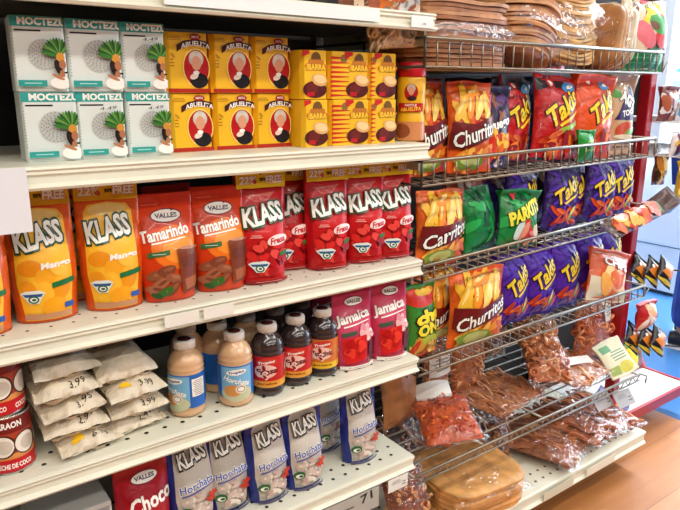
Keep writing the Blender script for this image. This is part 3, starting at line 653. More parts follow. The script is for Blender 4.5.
make_bottle('syrup_bottle', 'dark syrup bottle with a red label, beside the tan blue-label bottle', (.587, .052, zb), 0, C2, art_syrup(*RS), 'dark syrup bottles')
make_bottle('syrup_bottle', 'dark syrup bottle with a red label, middle of the three in front', (.657, .058, zb), 2, C2, art_syrup(*RS), 'dark syrup bottles')
make_bottle('syrup_bottle', 'dark syrup bottle with an orange and yellow label by the pink pouch', (.727, .062, zb), 0, C2, art_syrup((210, 120, 50), (230, 190, 50)), 'dark syrup bottles')
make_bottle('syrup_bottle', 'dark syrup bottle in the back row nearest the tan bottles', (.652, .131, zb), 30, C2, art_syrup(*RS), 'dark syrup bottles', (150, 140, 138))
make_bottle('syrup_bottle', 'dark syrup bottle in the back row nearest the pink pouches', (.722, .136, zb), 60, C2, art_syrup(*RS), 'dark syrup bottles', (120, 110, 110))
# ---------------------------------------------------------------- chip bags
def make_chips(name, label, cat, loc, rot, group, body, wt, ht, d, art, seed, wr=.004):
    t = thing(name, label, cat, loc, rot, group); rs = random.Random(seed*7); S = pillow_S(wt, ht, d*1.12, seed, wr, .6, .06, rs.uniform(-.07, .1), rs.uniform(-.1, .5))
    shell(S, wt, ht, foil(body, .4), t, 'bag_body', 18, 26)
    art.build(S, t, .009, .0009, .00012); return t
def seals(A, c):
    A.rect('bottom_seal', ink(c), -.5, 0, .5, .05); A.rect('top_seal', ink(c), -.5, .95, .5, 1)
YT = (246, 212, 40)
def art_takis(wt, ht, body, dark, word='Takis', alt=None, cx=.0, purple=False):
    A = Art(wt, ht); seals(A, dark)
    if not purple:
        A.poly('top_print', ink(dark), [(-.5, .8), (-.2, .86), (.1, .84), (.5, .9), (.5, 1), (-.5, 1)])
        A.ell('top_print', ink((200, 30, 40)), -.2, .9, .09, .08); A.ell('top_print', INKW, -.2, .9, .045, .05); A.ell('top_print', ink((60, 150, 210)), .22, .88, .2, .08, 15); A.ell('top_print', INKW, .22, .88, .1, .03, 15)
    else:
        A.shards('swirl_picture', [ink((96, 50, 184)), ink((60, 26, 130)), ink((84, 44, 170))], 0, .5, .5, .45, 24, .2, 6, 5)
    A.text('logo', ink(YT), word, cx+.02, .64, .76, .2, 34, .03, .3, ink((40, 10, 20)), .08); A.poly('logo', ink(YT), [(cx-.12, .42), (cx+.36, .62), (cx+.38, .595), (cx-.06, .40)])
    if alt: A.poly('flavour_strip', ink(alt), [(cx-.12, .37), (cx+.36, .5), (cx+.38, .44), (cx-.1, .31)])
    rc = [ink((206, 70, 30)), ink((168, 40, 24)), ink((226, 110, 50))]
    rd = random.Random(int(wt*1000))
    for i in range(9):
        x = -.3+.075*i; y = .2+rd.random()*.12-(.04 if i % 2 else 0); a = rd.choice((20, -15, 50, -40)); A.ell('chips_picture', rc[i % 3], x, y, .15, .045, a, 12); A.ell('chips_picture', rc[(i+1) % 3], x+.02, y+.012, .1, .016, a, 10)
    if purple: A.ell('chips_picture', ink((222, 226, 120)), .15, .3, .035, .14, -30, 12); A.ell('chips_picture', ink((130, 170, 60)), .12, .22, .03, .07, -30, 12)
    else: A.shards('flame_picture', [ink((222, 60, 30)), ink((240, 130, 40)), ink((150, 16, 20))], .05, .17, .4, .12, 18, .12, 7, 2.5)
    return A
def art_churrito(wt, ht, word, green=True):
    A = Art(wt, ht); seals(A, (226, 84, 28))
    A.shards('flame_picture', [ink((246, 190, 50)), ink((226, 90, 30)), ink((250, 214, 110)), ink((200, 50, 24))], .05, .72, .42, .18, 30, .2, 3, 3.5)
    for k, (x, y, a, L) in enumerate(((-.3, .7, 62, .26), (-.12, .74, 75, .28), (.08, .7, 58, .26), (.26, .76, 80, .22), (-.02, .86, 20, .2))):
        A.ell('flame_picture', ink(((248, 196, 60), (244, 150, 40), (252, 214, 110))[k % 3]), x, y, L, .075, a, 14); A.ell('flame_picture', ink((252, 226, 140)), x-.015, y+.01, L*.6, .025, a, 10)
    A.shards('chips_picture', [ink((236, 150, 50)), ink((214, 90, 30)), ink((250, 200, 90))], 0, .2, .42, .16, 26, .15, 9, 3)
    if green: A.ell('lime_picture', ink((120, 160, 60)), -.1, .13, .3, .12); A.ell('lime_picture', ink((190, 210, 130)), -.1, .15, .22, .08); A.ell('lime_picture', ink((240, 220, 60)), .36, .5, .12, .12)
    A.poly('name_swoosh', ink((110, 20, 22)), [(-.48, .28), (-.2, .27), (.2, .36), (.48, .46), (.5, .66), (.3, .6), (-.1, .52), (-.46, .55)])
    A.text('logo', INKW, word, .0, .43, .9, .15, 17, .02, .25, INKB, .07); return A
def art_green(wt, ht):
    A = Art(wt, ht); seals(A, (20, 100, 50)); A.shards('swirl_picture', [ink((20, 130, 60)), ink((40, 170, 80)), ink((16, 84, 44))], 0, .5, .5, .5, 22, .22, 5, 3)
    A.ell('splash_picture', ink((210, 230, 225)), -.1, .3, .2, .12, 50); A.shards('chips_picture', [ink((210, 50, 40)), ink((230, 150, 120)), ink((240, 220, 190))], .2, .28, .26, .14, 18, .12, 2, 2.5)
    A.text('logo', ink((240, 230, 60)), 'PARKITS', .0, .6, .8, .2, 20, .05, .2, ink((16, 60, 30)), .1); A.poly('top_print', ink((196, 40, 50)), [(-.3, .78), (-.12, .9), (-.3, .92)]); return A
def art_cha(wt, ht):
    A = Art(wt, ht); seals(A, (200, 40, 30)); A.ell('swirl_picture', ink((214, 50, 34)), 0, .84, .5, .22); A.ell('swirl_picture', ink((240, 190, 60)), .1, .9, .3, .1)
    A.ell('splash_picture', ink((180, 200, 60)), 0, .2, .4, .2); A.shards('chips_picture', [ink((220, 160, 60)), ink((200, 60, 40)), ink((236, 200, 110))], 0, .16, .4, .12, 16, .16, 2, 3)
    A.text('logo', ink((244, 226, 50)), 'cha', .05, .58, .74, .16, 4, .06, 0, INKB, .12); A.text('logo', ink((244, 226, 50)), 'ON', .0, .41, .6, .14, 4, .06, 0, INKB, .12); return A
Z2, Z3, Z4 = -.1955, -.414, -.639
def zb_(z0, z1, x, x0=.945, x1=1.88): return z0+(z1-z0)*(x-x0)/(x1-x0)
# second basket
g2 = 'chip bags in the second basket'
def b2(x): return zb_(-.196, -.182, x)
c0 = make_chips('chip_bag', 'orange churro chip bag, first in the second basket beside the canister', 'chip bag', (1.055, .10, b2(1.055)), (R(-7), R(-2), R(6)), None, (232, 100, 34), .135, .215, .055, art_churrito(.135, .215, 'Churritos'), 21)
dup(c0, (1.155, .062, b2(1.155)), (R(-8), R(1), R(-5)), 'orange churro chip bag beside the dark purple bag of the second basket')
A = Art(.125, .205); seals(A, (30, 24, 40)); A.shards('swirl_picture', [ink((90, 60, 120)), ink((44, 30, 60)), ink((150, 90, 60))], 0, .74, .46, .16, 20, .18, 4, 3); A.text('logo', INKW, 'Fuego', -.05, .52, .7, .14, 14, .04, .2, INKB, .09)
A.shards('chips_picture', [ink((240, 120, 30)), ink((250, 200, 60)), ink((220, 60, 30))], -.05, .3, .36, .14, 24, .14, 6, 2.5); A.shards('chips_picture', [ink((60, 40, 120)), ink((230, 220, 230))], .1, .1, .3, .06, 8, .1, 3, 2)
make_chips('chip_bag', 'dark purple chip bag with orange chips between the orange and red bags', 'chip bag', (1.262, .085, b2(1.262)), (R(-6), R(2), R(3)), None, (48, 34, 62), .125, .205, .05, A, 23)
RED = (190, 24, 26)
tk = make_chips('chip_bag', 'red chip bag with a dark top, set back beside the dark purple bag', 'chip bag', (1.375, .115, b2(1.375)), (R(-5), R(5), R(10)), None, RED, .15, .222, .055, art_takis(.15, .222, RED, (26, 20, 30)), 25)
make_chips('chip_bag', 'big red chip bag with a blue mark and green strip, middle of the second basket', 'chip bag', (1.487, .07, b2(1.487)), (R(-7), R(5), R(-4)), None, RED, .175, .228, .06, art_takis(.175, .228, RED, (34, 24, 34), alt=(150, 190, 60)), 26)
OR = (234, 86, 30)
make_chips('chip_bag', 'orange red chip bag with yellow lettering beside the tan and purple bag', 'chip bag', (1.648, .062, b2(1.648)), (R(-6), R(4), R(-2)), None, OR, .175, .232, .06, art_takis(.175, .232, OR, (206, 66, 30), cx=.06), 27)
A = Art(.135, .235); seals(A, (180, 140, 100)); A.poly('dark_panel', ink((56, 40, 90)), [(-.4, .42), (.3, .42), (.46, .6), (.2, .86), (-.2, .62)]); A.ell('lime_picture', ink((60, 150, 50)), -.32, .74, .12, .1); A.text('logo', INKW, 'AGT', .03, .66, .5, .14, -28, .06, 0, INKB, .1)
A.text('logo', INKW, 'TOKES', .06, .52, .5, .07, 12, .04); A.ell('bowl_picture', ink((206, 76, 40)), .0, .3, .34, .17); A.ell('lime_picture', ink((120, 170, 80)), .15, .27, .17, .1, 20); A.ell('bowl_picture', ink((236, 220, 190)), .05, .22, .4, .05); A.lines('bowl_picture', ink((110, 80, 50)), 0, .12, .7, .08, 2)
make_chips('chip_bag', 'tan and purple chip bag ending the second basket by the red post', 'chip bag', (1.795, .07, b2(1.795)), (R(-6), R(3), R(-2)), None, (200, 166, 124), .135, .235, .05, A, 28)
A = Art(.16, .12); seals(A, (40, 140, 60))
make_chips('snack_bag', 'small bright green bag low in the second basket between two red bags', 'snack bag', (1.575, .028, b2(1.575)), (R(-3), 0, R(4)), None, (40, 150, 60), .085, .085, .03, Art(.085, .085).lines('print', ink((150, 210, 90)), 0, .5, .6, .4, 3), 29)
for i, (x, y, c, lab) in enumerate(((1.12, .2, (206, 70, 30), 'orange red bag at the back of the second basket behind the churro bags'), (1.30, .21, (44, 30, 60), 'dark bag at the back of the second basket behind the purple bag'), (1.45, .2, (34, 24, 40), 'black topped bag behind the big red chip bag'), (1.62, .2, (40, 90, 160), 'dark blue bag behind the orange red chip bag'))):
    make_chips('chip_bag', lab, 'chip bag', (x, y, b2(x)), (R(-3), 0, R(5*(-1)**i)), None, c, .15, .222, .05, Art(.15, .222).ell('top_print', ink((220, 200, 190)), .1, .84, .12, .08), 40+i)
# third basket
def b3(x): return zb_(-.413, -.376, x, .955, 1.93)
make_chips('chip_bag', 'orange chip bag with a dark red swoosh, first in the third basket', 'chip bag', (1.075, .07, b3(1.075)), (R(-8), R(2), R(4)), None, (232, 108, 38), .165, .18, .06, art_churrito(.165, .18, 'Carritos'), 31)
GRN = (26, 126, 60)
gb = make_chips('chip_bag', 'green chip bag set back beside the orange bag of the third basket', 'chip bag', (1.245, .09, b3(1.245)), (R(-9), R(-3), R(8)), None, GRN, .14, .165, .055, Art(.14, .165).shards('swirl_picture', [ink((20, 130, 60)), ink((40, 170, 80)), ink((16, 84, 44))], 0, .5, .5, .5, 22, .22, 5, 3), 32)
make_chips('chip_bag', 'green chip bag with yellow lettering in front of the dark purple bags', 'chip bag', (1.345, .055, b3(1.345)), (R(-10), R(5), R(-2)), None, GRN, .15, .15, .055, art_green(.15, .15), 33)
PUR = (80, 36, 172); PUD = (52, 28, 108)
td = make_chips('chip_bag', 'dark purple chip bag rising behind the lettered green bag', 'chip bag', (1.44, .135, b3(1.44)), (R(-6), R(8), R(3)), None, PUD, .15, .19, .05, art_takis(.15, .19, PUD, (30, 18, 60), purple=True), 34)
dup(td, (1.56, .085, b3(1.56)), (R(-8), R(7), R(-2)), 'dark purple chip bag in the middle of the third basket, touching no green bag')
dup(td, (1.66, .11, b3(1.66)), (R(-8), R(6), R(3)), 'dark purple chip bag set back in the third basket, second from the red post')
dup(td, (1.735, .075, b3(1.735)), (R(-8), R(7), R(-2)), 'dark purple chip bag with clear yellow lettering, third basket beside the last one')
dup(td, (1.84, .08, b3(1.84)), (R(-7), R(5), R(-3)), 'dark purple chip bag nearest the red post in the third basket')
for i, (x, y, c, z, lab) in enumerate(((1.28, .2, (190, 74, 34), .13, 'orange and dark bag lying on top behind the green bags'), (1.42, .22, (60, 40, 130), .12, 'violet bag lying at the back of the third basket'), (1.62, .2, (70, 66, 80), .13, 'grey foil bag lying at the back under the second basket'), (1.78, .2, (84, 70, 60), .12, 'brown striped bag lying at the back near the red post'))):
    make_chips('chip_bag', lab, 'chip bag', (x, y, b3(x)+.0), (R(-3), R(4), R(4*(-1)**i)), None, c, .17, .195, .05, Art(.17, .195).shards('print', [ink((210, 190, 170)), ink((120, 60, 40))], 0, .75, .3, .12, 9, .1, 3+i, 2), 50+i)
t = sl = make_chips('snack_bag', 'slim orange and green bag lying along the rail toward the red post', 'snack bag', (1.62, -.03, -.374), (0, R(84), R(-50)), None, (74, 40, 28), .065, .36, .025, Art(.065, .36).ell('print', ink((232, 130, 40)), 0, .3, .4, .7).ell('print', ink((120, 140, 90)), 0, .75, .34, .6).shards('print', [ink((200, 60, 30)), ink((240, 170, 60)), ink((226, 96, 40))], 0, .4, .4, .3, 40, .3, 5, 2), 60)
sl.rotation_mode = 'ZYX'
# fourth basket
def b4(x): return zb_(-.639, -.628, x, .952, 1.92)
make_chips('chip_bag', 'green and yellow lettered bag tucked behind the pink pouch and shelf end', 'chip bag', (1.035, .075, b4(1.035)), (R(-4), R(0), R(8)), None, (60, 140, 50), .115, .185, .045, art_cha(.115, .185), 35)
cf = make_chips('chip_bag', 'orange churro chip bag in front in the fourth basket, beside the purple row', 'chip bag', (1.2, .055, b4(1.2)), (R(-6), R(1), R(-3)), None, (236, 106, 34), .185, .196, .065, art_churrito(.185, .196, 'Churritos'), 36)
dup(cf, (1.13, .125, b4(1.13)), (R(-5), R(-3), R(6)), 'orange churro chip bag half hidden behind its twin in the fourth basket', None, (.9, 1, 1))
pk = make_chips('chip_bag', 'purple chip bag first in the row, beside the churro bags', 'chip bag', (1.392, .09, b4(1.392)), (R(-5), R(2), R(3)), 'row of purple chip bags', PUR, .135, .2, .055, art_takis(.135, .2, PUR, (44, 20, 100), purple=True), 37)
for i, (x, rz, y, lab) in enumerate(((1.505, -3, .088, 'purple chip bag second in the row of the fourth basket'), (1.622, 2, .085, 'purple chip bag in the middle of the row of the fourth basket'), (1.752, -2, .09, 'purple chip bag fourth in the row, behind the leaning orange and white bag'), (1.885, 3, .11, 'purple chip bag last in the row, nearest the red post'))):
    dup(pk, (x, y, b4(x)), (R(-5), R(3+i), R(rz)), lab, None, (1, 1, 1+.02*i))
A = Art(.2, .15); seals(A, (220, 180, 150)); A.poly('print', ink((214, 206, 180)), [(-.5, 0), (.5, 0), (.5, .3), (.1, .4), (-.5, .5)]); A.shards('chips_picture', [ink((236, 170, 80)), ink((226, 110, 50)), ink((246, 214, 150))], .05, .42, .3, .16, 18, .14, 3, 1.8); A.text('logo', INKW, 'CHIPS', .05, .76, .6, .14, -8, .04, 0, ink((140, 40, 30)), .08)
make_chips('chip_bag', 'orange and white chip bag leaning out over the fourth basket rail', 'chip bag', (1.73, .014, -.617), (R(-14), R(14), R(-4)), None, (222, 96, 44), .2, .16, .05, A, 38)

# ---------------------------------------------------------------- clear bags of loose snacks
def prot_ring(): 
    v = []; f = []; n, k = 9, 5
    for i in range(n):
        for j in range(k):
            a, b = 6.283*i/n, 6.283*j/k; v.append(((1+.34*math.cos(b))*math.cos(a), (1+.34*math.cos(b))*math.sin(a), .34*math.sin(b))); f.append((i*k+j, ((i+1) % n)*k+j, ((i+1) % n)*k+(j+1) % k, i*k+(j+1) % k))
    return v, f
def prot_curl():
    v = []; f = []; n = 9
    for i in range(n+1):
        t = i/n*5.2; r = 1-.07*i
        for q in ((-.5, -.1), (.5, -.1), (.5, .12), (-.5, .12)): v.append(((r+q[1])*math.cos(t), (r+q[1])*math.sin(t), q[0]*.8+.12*i-.5))
    for i in range(n):
        for j in range(4): f.append((i*4+j, i*4+(j+1) % 4, i*4+4+(j+1) % 4, i*4+4+j))
    f += [(0, 1, 2, 3), (n*4+3, n*4+2, n*4+1, n*4)]; return v, f
def prot_stick():
    v = []; f = []; n = 5
    for i in range(n+1):
        x = -4+8*i/n; o = .5*math.sin(i*1.3)
        for q in ((-.35, -.3), (.35, -.3), (.35, .3), (-.35, .3)): v.append((x, q[0]+o, q[1]))
    for i in range(n):
        for j in range(4): f.append((i*4+j, i*4+(j+1) % 4, i*4+4+(j+1) % 4, i*4+4+j))
    f += [(3, 2, 1, 0), (n*4, n*4+1, n*4+2, n*4+3)]; return v, f
PROT = {'ring': prot_ring(), 'curl': prot_curl(), 'stick': prot_stick()}
def fill(bm, kind, n, size, pos, rd, nm, align=None):
    pv, pf = PROT[kind]
    for i in range(n):
        p = pos(rd); s = size*(.7+.6*rd.random())
        if align is None: M = Matrix.Rotation(rd.random()*6.28, 3, 'X') @ Matrix.Rotation(rd.random()*6.28, 3, 'Z') @ Matrix.Rotation(rd.random()*6.28, 3, 'Y')
        else: M = Matrix.Rotation(align+rd.uniform(-.35, .35), 3, 'Z') @ Matrix.Rotation(rd.uniform(-.2, .2), 3, 'Y')
        V = [bm.verts.new(p+M@(Vector(q)*s)) for q in pv]; mi = rd.randrange(nm)
        for q in pf:
            fc = bm.faces.new([V[j] for j in q]); fc.material_index = mi; fc.smooth = kind != 'stick'
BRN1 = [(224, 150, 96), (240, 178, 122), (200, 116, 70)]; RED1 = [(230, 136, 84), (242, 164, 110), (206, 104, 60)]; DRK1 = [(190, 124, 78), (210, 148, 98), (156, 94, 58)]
def pal(cs): return [mat(c, .38, 0, 30, coat=.15) for c in cs]
def clear_bag(name, label, loc, rot, group, wt, ht, d, kind, n, size, cols, seed, tagm=None, flatlay=False, tint=(1, 1, 1), core=None):
    t = thing(name, label, 'snack bag', loc, rot, group); S0 = pillow_S(wt, ht, d, seed, .006, .5, .05); rd = random.Random(seed)
    bm = bmesh.new()
    def pos(r):
        b = ht*(.08+.8*r.random()); a = wt*(r.random()-.5)*.84; D = -S0(a, b).y; return Vector((a, D*r.uniform(-.95, .86), b))
    pv = [] 
    if flatlay:
        def pos(r):
            b = ht*(.1+.8*r.random()); a = wt*(r.random()-.5)*.8; D = max(.004, -S0(a, b).y); return Vector((a, D*r.uniform(-.8, .8), b))
    fill(bm, kind, n, size, pos, rd, 3) if kind != 'stick' else None
    if kind == 'stick':
        pv, pf = PROT['stick']
        for i in range(n):
            p = pos(rd); s = size*(.7+.6*rd.random()); ang = rd.uniform(-.5, .5)
            M = Matrix.Rotation(ang, 3, 'Y') @ Matrix.Rotation(rd.uniform(-.15, .15), 3, 'X') @ Matrix.Rotation(-math.pi/2, 3, 'Y')
            V = [bm.verts.new(p+M@(Vector(q)*s)) for q in pv]; mi = rd.randrange(3)
            for v in V: v.co.z = max(.01, min(ht-.01, v.co.z)); v.co.x = max(-wt*.47, min(wt*.47, v.co.x))
            for q in pf: bm.faces.new([V[j] for j in q]).material_index = mi
    tag(link('loose_snacks', bm, pal(cols), t), kind='stuff')
    bm = bmesh.new()
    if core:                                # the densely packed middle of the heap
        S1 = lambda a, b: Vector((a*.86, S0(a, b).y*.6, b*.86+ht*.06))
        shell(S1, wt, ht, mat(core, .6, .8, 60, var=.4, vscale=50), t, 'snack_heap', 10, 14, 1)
    bm.free()
    shell(S0, wt, ht, film_mat(tint), t, 'clear_film', 14, 20, 1)
    if tagm:
        A = Art(wt, ht); tagm(A); A.build(S0, t, .012, .0012, .0001)
    return t
def white_tag(x0, y0, x1, y1):
    def f(A):
        A.rect('paper_tag', ink((238, 236, 228)), x0, y0, x1, y1); A.lines('paper_tag', ink((120, 120, 116)), (x0+x1)/2, (y0+y1)/2, (x1-x0)*.7, (y1-y0)*.6, 4)
    return f
ZR = -.888
t = thing('paper_bag', 'plain tan snack bag standing on the wire rack below the shelf end', 'snack bag', (1.08, .19, ZR), (R(-6), R(-3), R(8)))
S = pillow_S(.145, .2, .06, 71, .006, .5, .04); shell(S, .145, .2, mat((176, 116, 72), .32, .5, 30, var=.25, vscale=14, coat=.2), t, 'bag_body', 14, 20, 1)
Art(.145, .2).rect('red_header', ink((190, 50, 44)), -.4, .93, .2, 1).build(S, t, .012, .001, .0001)
clear_bag('snack_bag', 'clear bag of brown curls with a white paper tag across its middle', (1.222, .2, ZR), (R(-4), 0, R(4)), 'standing clear snack bags', .115, .225, .055, 'curl', 95, .0075, BRN1, 72, white_tag(-.42, .46, .46, .74), core=(176, 104, 62))
clear_bag('snack_bag', 'clear bag of small brown rings beside the white tagged bag', (1.35, .2, ZR), (R(-4), R(-2), R(-3)), 'standing clear snack bags', .14, .215, .06, 'ring', 130, .0068, BRN1, 73, core=(176, 104, 62))
clear_bag('snack_bag', 'large clear bag of brown rings leaning forward on the wire rack', (1.525, .02, -.838), (R(-58), R(0), R(-30)), None, .14, .27, .115, 'ring', 230, .0098, BRN1, 74, core=(186, 110, 66))
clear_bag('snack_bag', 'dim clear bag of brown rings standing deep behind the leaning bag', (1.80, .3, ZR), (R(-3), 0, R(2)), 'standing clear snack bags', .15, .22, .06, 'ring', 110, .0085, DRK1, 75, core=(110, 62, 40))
clear_bag('snack_bag', 'clear bag of red brown wheels with a small white tag by the red post', (1.90, .13, ZR+.0), (R(-8), R(-2), R(-2)), 'standing clear snack bags', .2, .235, .07, 'ring', 150, .0105, RED1, 76, white_tag(.12, .56, .46, .86), core=(196, 110, 66))
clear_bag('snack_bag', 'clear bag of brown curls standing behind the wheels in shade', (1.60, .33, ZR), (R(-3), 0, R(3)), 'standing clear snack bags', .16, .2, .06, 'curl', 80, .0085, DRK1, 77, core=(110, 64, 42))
clear_bag('snack_bag', 'orange red clear bag with a folded white paper flap lying at the rack front', (1.085, -.012, -.862), (R(-78), R(-6), R(-30)), None, .17, .2, .06, 'curl', 130, .0085, [(222, 100, 44), (240, 128, 62), (204, 76, 34)], 78, core=(196, 86, 40))
t = thing('paper_tag', 'folded white paper tag on the orange red clear bag', 'tag', (1.165, .15, -.83), (R(-50), R(-8), R(-28)))
bm = bmesh.new()
P = [(-.05+.01*i, -.018*math.sin(i*.3), 0) for i in range(11)]
for (x, y, z), (x2, y2, z2) in zip(P, P[1:]): bm.faces.new([bm.verts.new(q) for q in ((x, y, z), (x2, y2, z2), (x2, y2, .05), (x, y, .05))])
bmesh.ops.remove_doubles(bm, verts=bm.verts, dist=.0001); bmesh.ops.solidify(bm, geom=bm.faces[:], thickness=.0008); link('paper', bm, mat((240, 238, 232), .6), t)
# flat bags of sticks on the rack and on the base shelf
def flat_bag(label, loc, rz, wt, ht, d, n, size, cols, seed, group, core, kind='stick', tilt=-88, roll=0):
    return clear_bag('snack_bag', label, loc, (R(tilt), R(roll), R(rz)), group, wt, ht, d, kind, n, size, cols, seed, None, True, core=core)
flat_bag('flat clear bag of thin brown sticks lying on the wire rack under the leaning bag', (1.42, .03, -.868), -80+90, .3, .2, .035, 90, .0085, DRK1, 81, 'flat bags on the wire rack', (170, 108, 66))
flat_bag('flat clear bag of brown sticks lying at the far end of the wire rack', (1.74, .0, -.866), 6, .26, .22, .04, 100, .0085, BRN1, 82, 'flat bags on the wire rack', (186, 120, 76))
t = thing('paper_tag', 'curved white paper tag lying on the flat stick bag of the rack', 'tag', (1.705, .06, -.838), (R(-76), 0, R(-18)))
bm = bmesh.new(); P = [(-.05+.01*i, .012*math.cos((i-5)*.3)-.012, .014*math.cos((i-5)*.32)) for i in range(11)]
for (x, y, z), (x2, y2, z2) in zip(P, P[1:]): bm.faces.new([bm.verts.new(q) for q in ((x, y, z), (x2, y2, z2), (x2, y2, z2+.036), (x, y, z+.036))])
bmesh.ops.remove_doubles(bm, verts=bm.verts, dist=.0001); bmesh.ops.solidify(bm, geom=bm.faces[:], thickness=.0008); link('paper', bm, mat((242, 242, 238), .6), t)
A = Art(.11, .12); A.rect('print', ink((232, 232, 200)), -.5, 0, .5, 1); A.rect('print', ink((120, 180, 140)), -.4, .7, -.05, .9); A.lines('print', ink((110, 150, 120)), .1, .55, .6, .3, 4); A.ell('print', ink((214, 206, 90)), .15, .2, .26, .16); A.rect('print', ink((160, 180, 90)), -.45, .08, -.1, .3)
make_chips('snack_bag', 'pale yellow and green labelled pack at the far end of the wire rack', 'snack bag', (1.86, -.01, -.88), (R(-48), R(-14), R(-12)), None, (230, 230, 204), .11, .125, .02, A, 83)
flat_bag('clear bag of dark brown sticks lying on the base shelf next to the tostadas', (1.62, -.045, -1.058), 22, .25, .3, .05, 90, .0105, DRK1, 84, 'stick bags on the base shelf', (150, 90, 56))
flat_bag('clear bag of brown sticks in the middle of the base shelf', (1.745, -.05, -1.046), 10, .2, .28, .055, 90, .0105, [(166, 94, 56), (196, 120, 74), (130, 72, 44)], 85, 'stick bags on the base shelf', (168, 100, 62))
flat_bag('clear bag of orange brown sticks at the far end of the base shelf', (1.85, -.052, -1.056), -4, .19, .28, .05, 80, .0105, [(196, 112, 60), (222, 140, 80), (160, 86, 48)], 86, 'stick bags on the base shelf', (170, 100, 58))
for k, (x, y, rz) in enumerate(((1.775, .105, 10), (1.845, .075, 6))):
    ticket(('left', 'right')[k]+' grey paper tag hanging under the far end of the wire rack', x-.02, y-.12, -.965, .085, .05, mat((170, 166, 166), .5), smalltext, -40, 'tag', None, R(rz-10))
# tostada pack
def sheet_pack(label, loc, rot, group, wt, dp, n, th, cols, seed, wavy=.004, droop=0, film=True):
    t = thing('tostada_pack', label, 'snack pack', loc, rot, group); rd = random.Random(seed)
    top = 0
    for k in range(n):
        bm = bmesh.new(); nx, ny = 14, 8; z0 = k*th; ox, oy = rd.uniform(-.008, .008), rd.uniform(-.007, .007)
        def P(i, j, up):
            a = (i/nx-.5)*wt; b = j/ny*dp; c = (1-abs(2*i/nx-1)**(2.4 if n > 15 else 6)*.8)**.5
            b2_ = dp/2+(b-dp/2)*(c if rnd else 1)
            return Vector((a+ox, b2_+oy, z0+(th*.8 if up else 0)+wavy*noise.noise((a*14+k*.35+seed, b*14, k*.25))+(droop*(1-(2*a/wt)**2) if droop > 0 else -droop*(2*a/wt)**2)))
        rnd = True
        T = [[bm.verts.new(P(i, j, 1)) for j in range(ny+1)] for i in range(nx+1)]; B = [[bm.verts.new(P(i, j, 0)) for j in range(ny+1)] for i in range(nx+1)]
        for i in range(nx):
            for j in range(ny):
                bm.faces.new((T[i][j], T[i+1][j], T[i+1][j+1], T[i][j+1])).smooth = True; bm.faces.new((B[i][j], B[i][j+1], B[i+1][j+1], B[i+1][j])).smooth = True
        for i in range(nx):
            bm.faces.new((B[i][0], B[i+1][0], T[i+1][0], T[i][0])); bm.faces.new((T[i][ny], T[i+1][ny], B[i+1][ny], B[i][ny]))
        for j in range(ny):
            bm.faces.new((T[0][j], T[0][j+1], B[0][j+1], B[0][j])); bm.faces.new((B[nx][j], B[nx][j+1], T[nx][j+1], T[nx][j]))
        link('wafer', bm, mat(cols[k % len(cols)], .5, .15, 60, var=.3, vscale=24), t)
    if film:
        S0 = pillow_S(wt*1.06, dp*1.06, n*th*1.15+.012, seed, .005, .28, .0)
        def S(a, b): p = S0(a, b); return Vector((p.x, b-dp*.03, -p.y+n*th/2+(droop*(1-(2*a/wt)**2) if droop > 0 else -droop*(2*a/wt)**2)))
        def K(a, b): p = S0(a, b); return Vector((p.x, b-dp*.03, max(.0004, p.y+n*th/2)))
        bm = bmesh.new(); nx, nz = 14, 12
        for F, fl in ((S, 0), (K, 1)):
            g = [[bm.verts.new(F(-wt*.53+wt*1.06*i/nx, dp*1.06*j/nz)) for i in range(nx+1)] for j in range(nz+1)]
            for j in range(nz):
                for i in range(nx):
                    q = (g[j][i], g[j][i+1], g[j+1][i+1], g[j+1][i]); bm.faces.new(q[::-1] if fl else q).smooth = True
        bmesh.ops.remove_doubles(bm, verts=bm.verts, dist=.0006); link('clear_film', bm, film_mat((1, 1, 1), .07), t)
    return t
TAN = [(216, 154, 84), (206, 142, 74), (222, 164, 96)]
sheet_pack('flat pack of tan tostadas on the base shelf under the wire rack', (1.205, -.045, -1.0895), (0, 0, R(-7)), 'tostada packs', .27, .25, 9, .0085, TAN, 91, .003)
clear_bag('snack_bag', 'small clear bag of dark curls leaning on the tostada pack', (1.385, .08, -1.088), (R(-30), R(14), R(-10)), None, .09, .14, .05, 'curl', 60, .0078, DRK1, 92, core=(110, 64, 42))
clear_bag('snack_bag', 'clear bag of orange curls below the end of the lowest gondola shelf', (.985, .02, -1.088), (R(-22), 0, R(6)), None, .16, .165, .07, 'curl', 110, .0095, BRN1, 93, core=(130, 64, 36))
for k, x in enumerate((1.15, 1.45)):
    flat_bag('dark bag of brown snacks deep on the base shelf, '+('behind the tostadas', 'behind the small curl bag')[k], (x, .2, -1.056), 0, .28, .19, .06, 80, .01, DRK1, 94+k, 'bags at the back of the base shelf', (80, 44, 28), 'stick', -60)
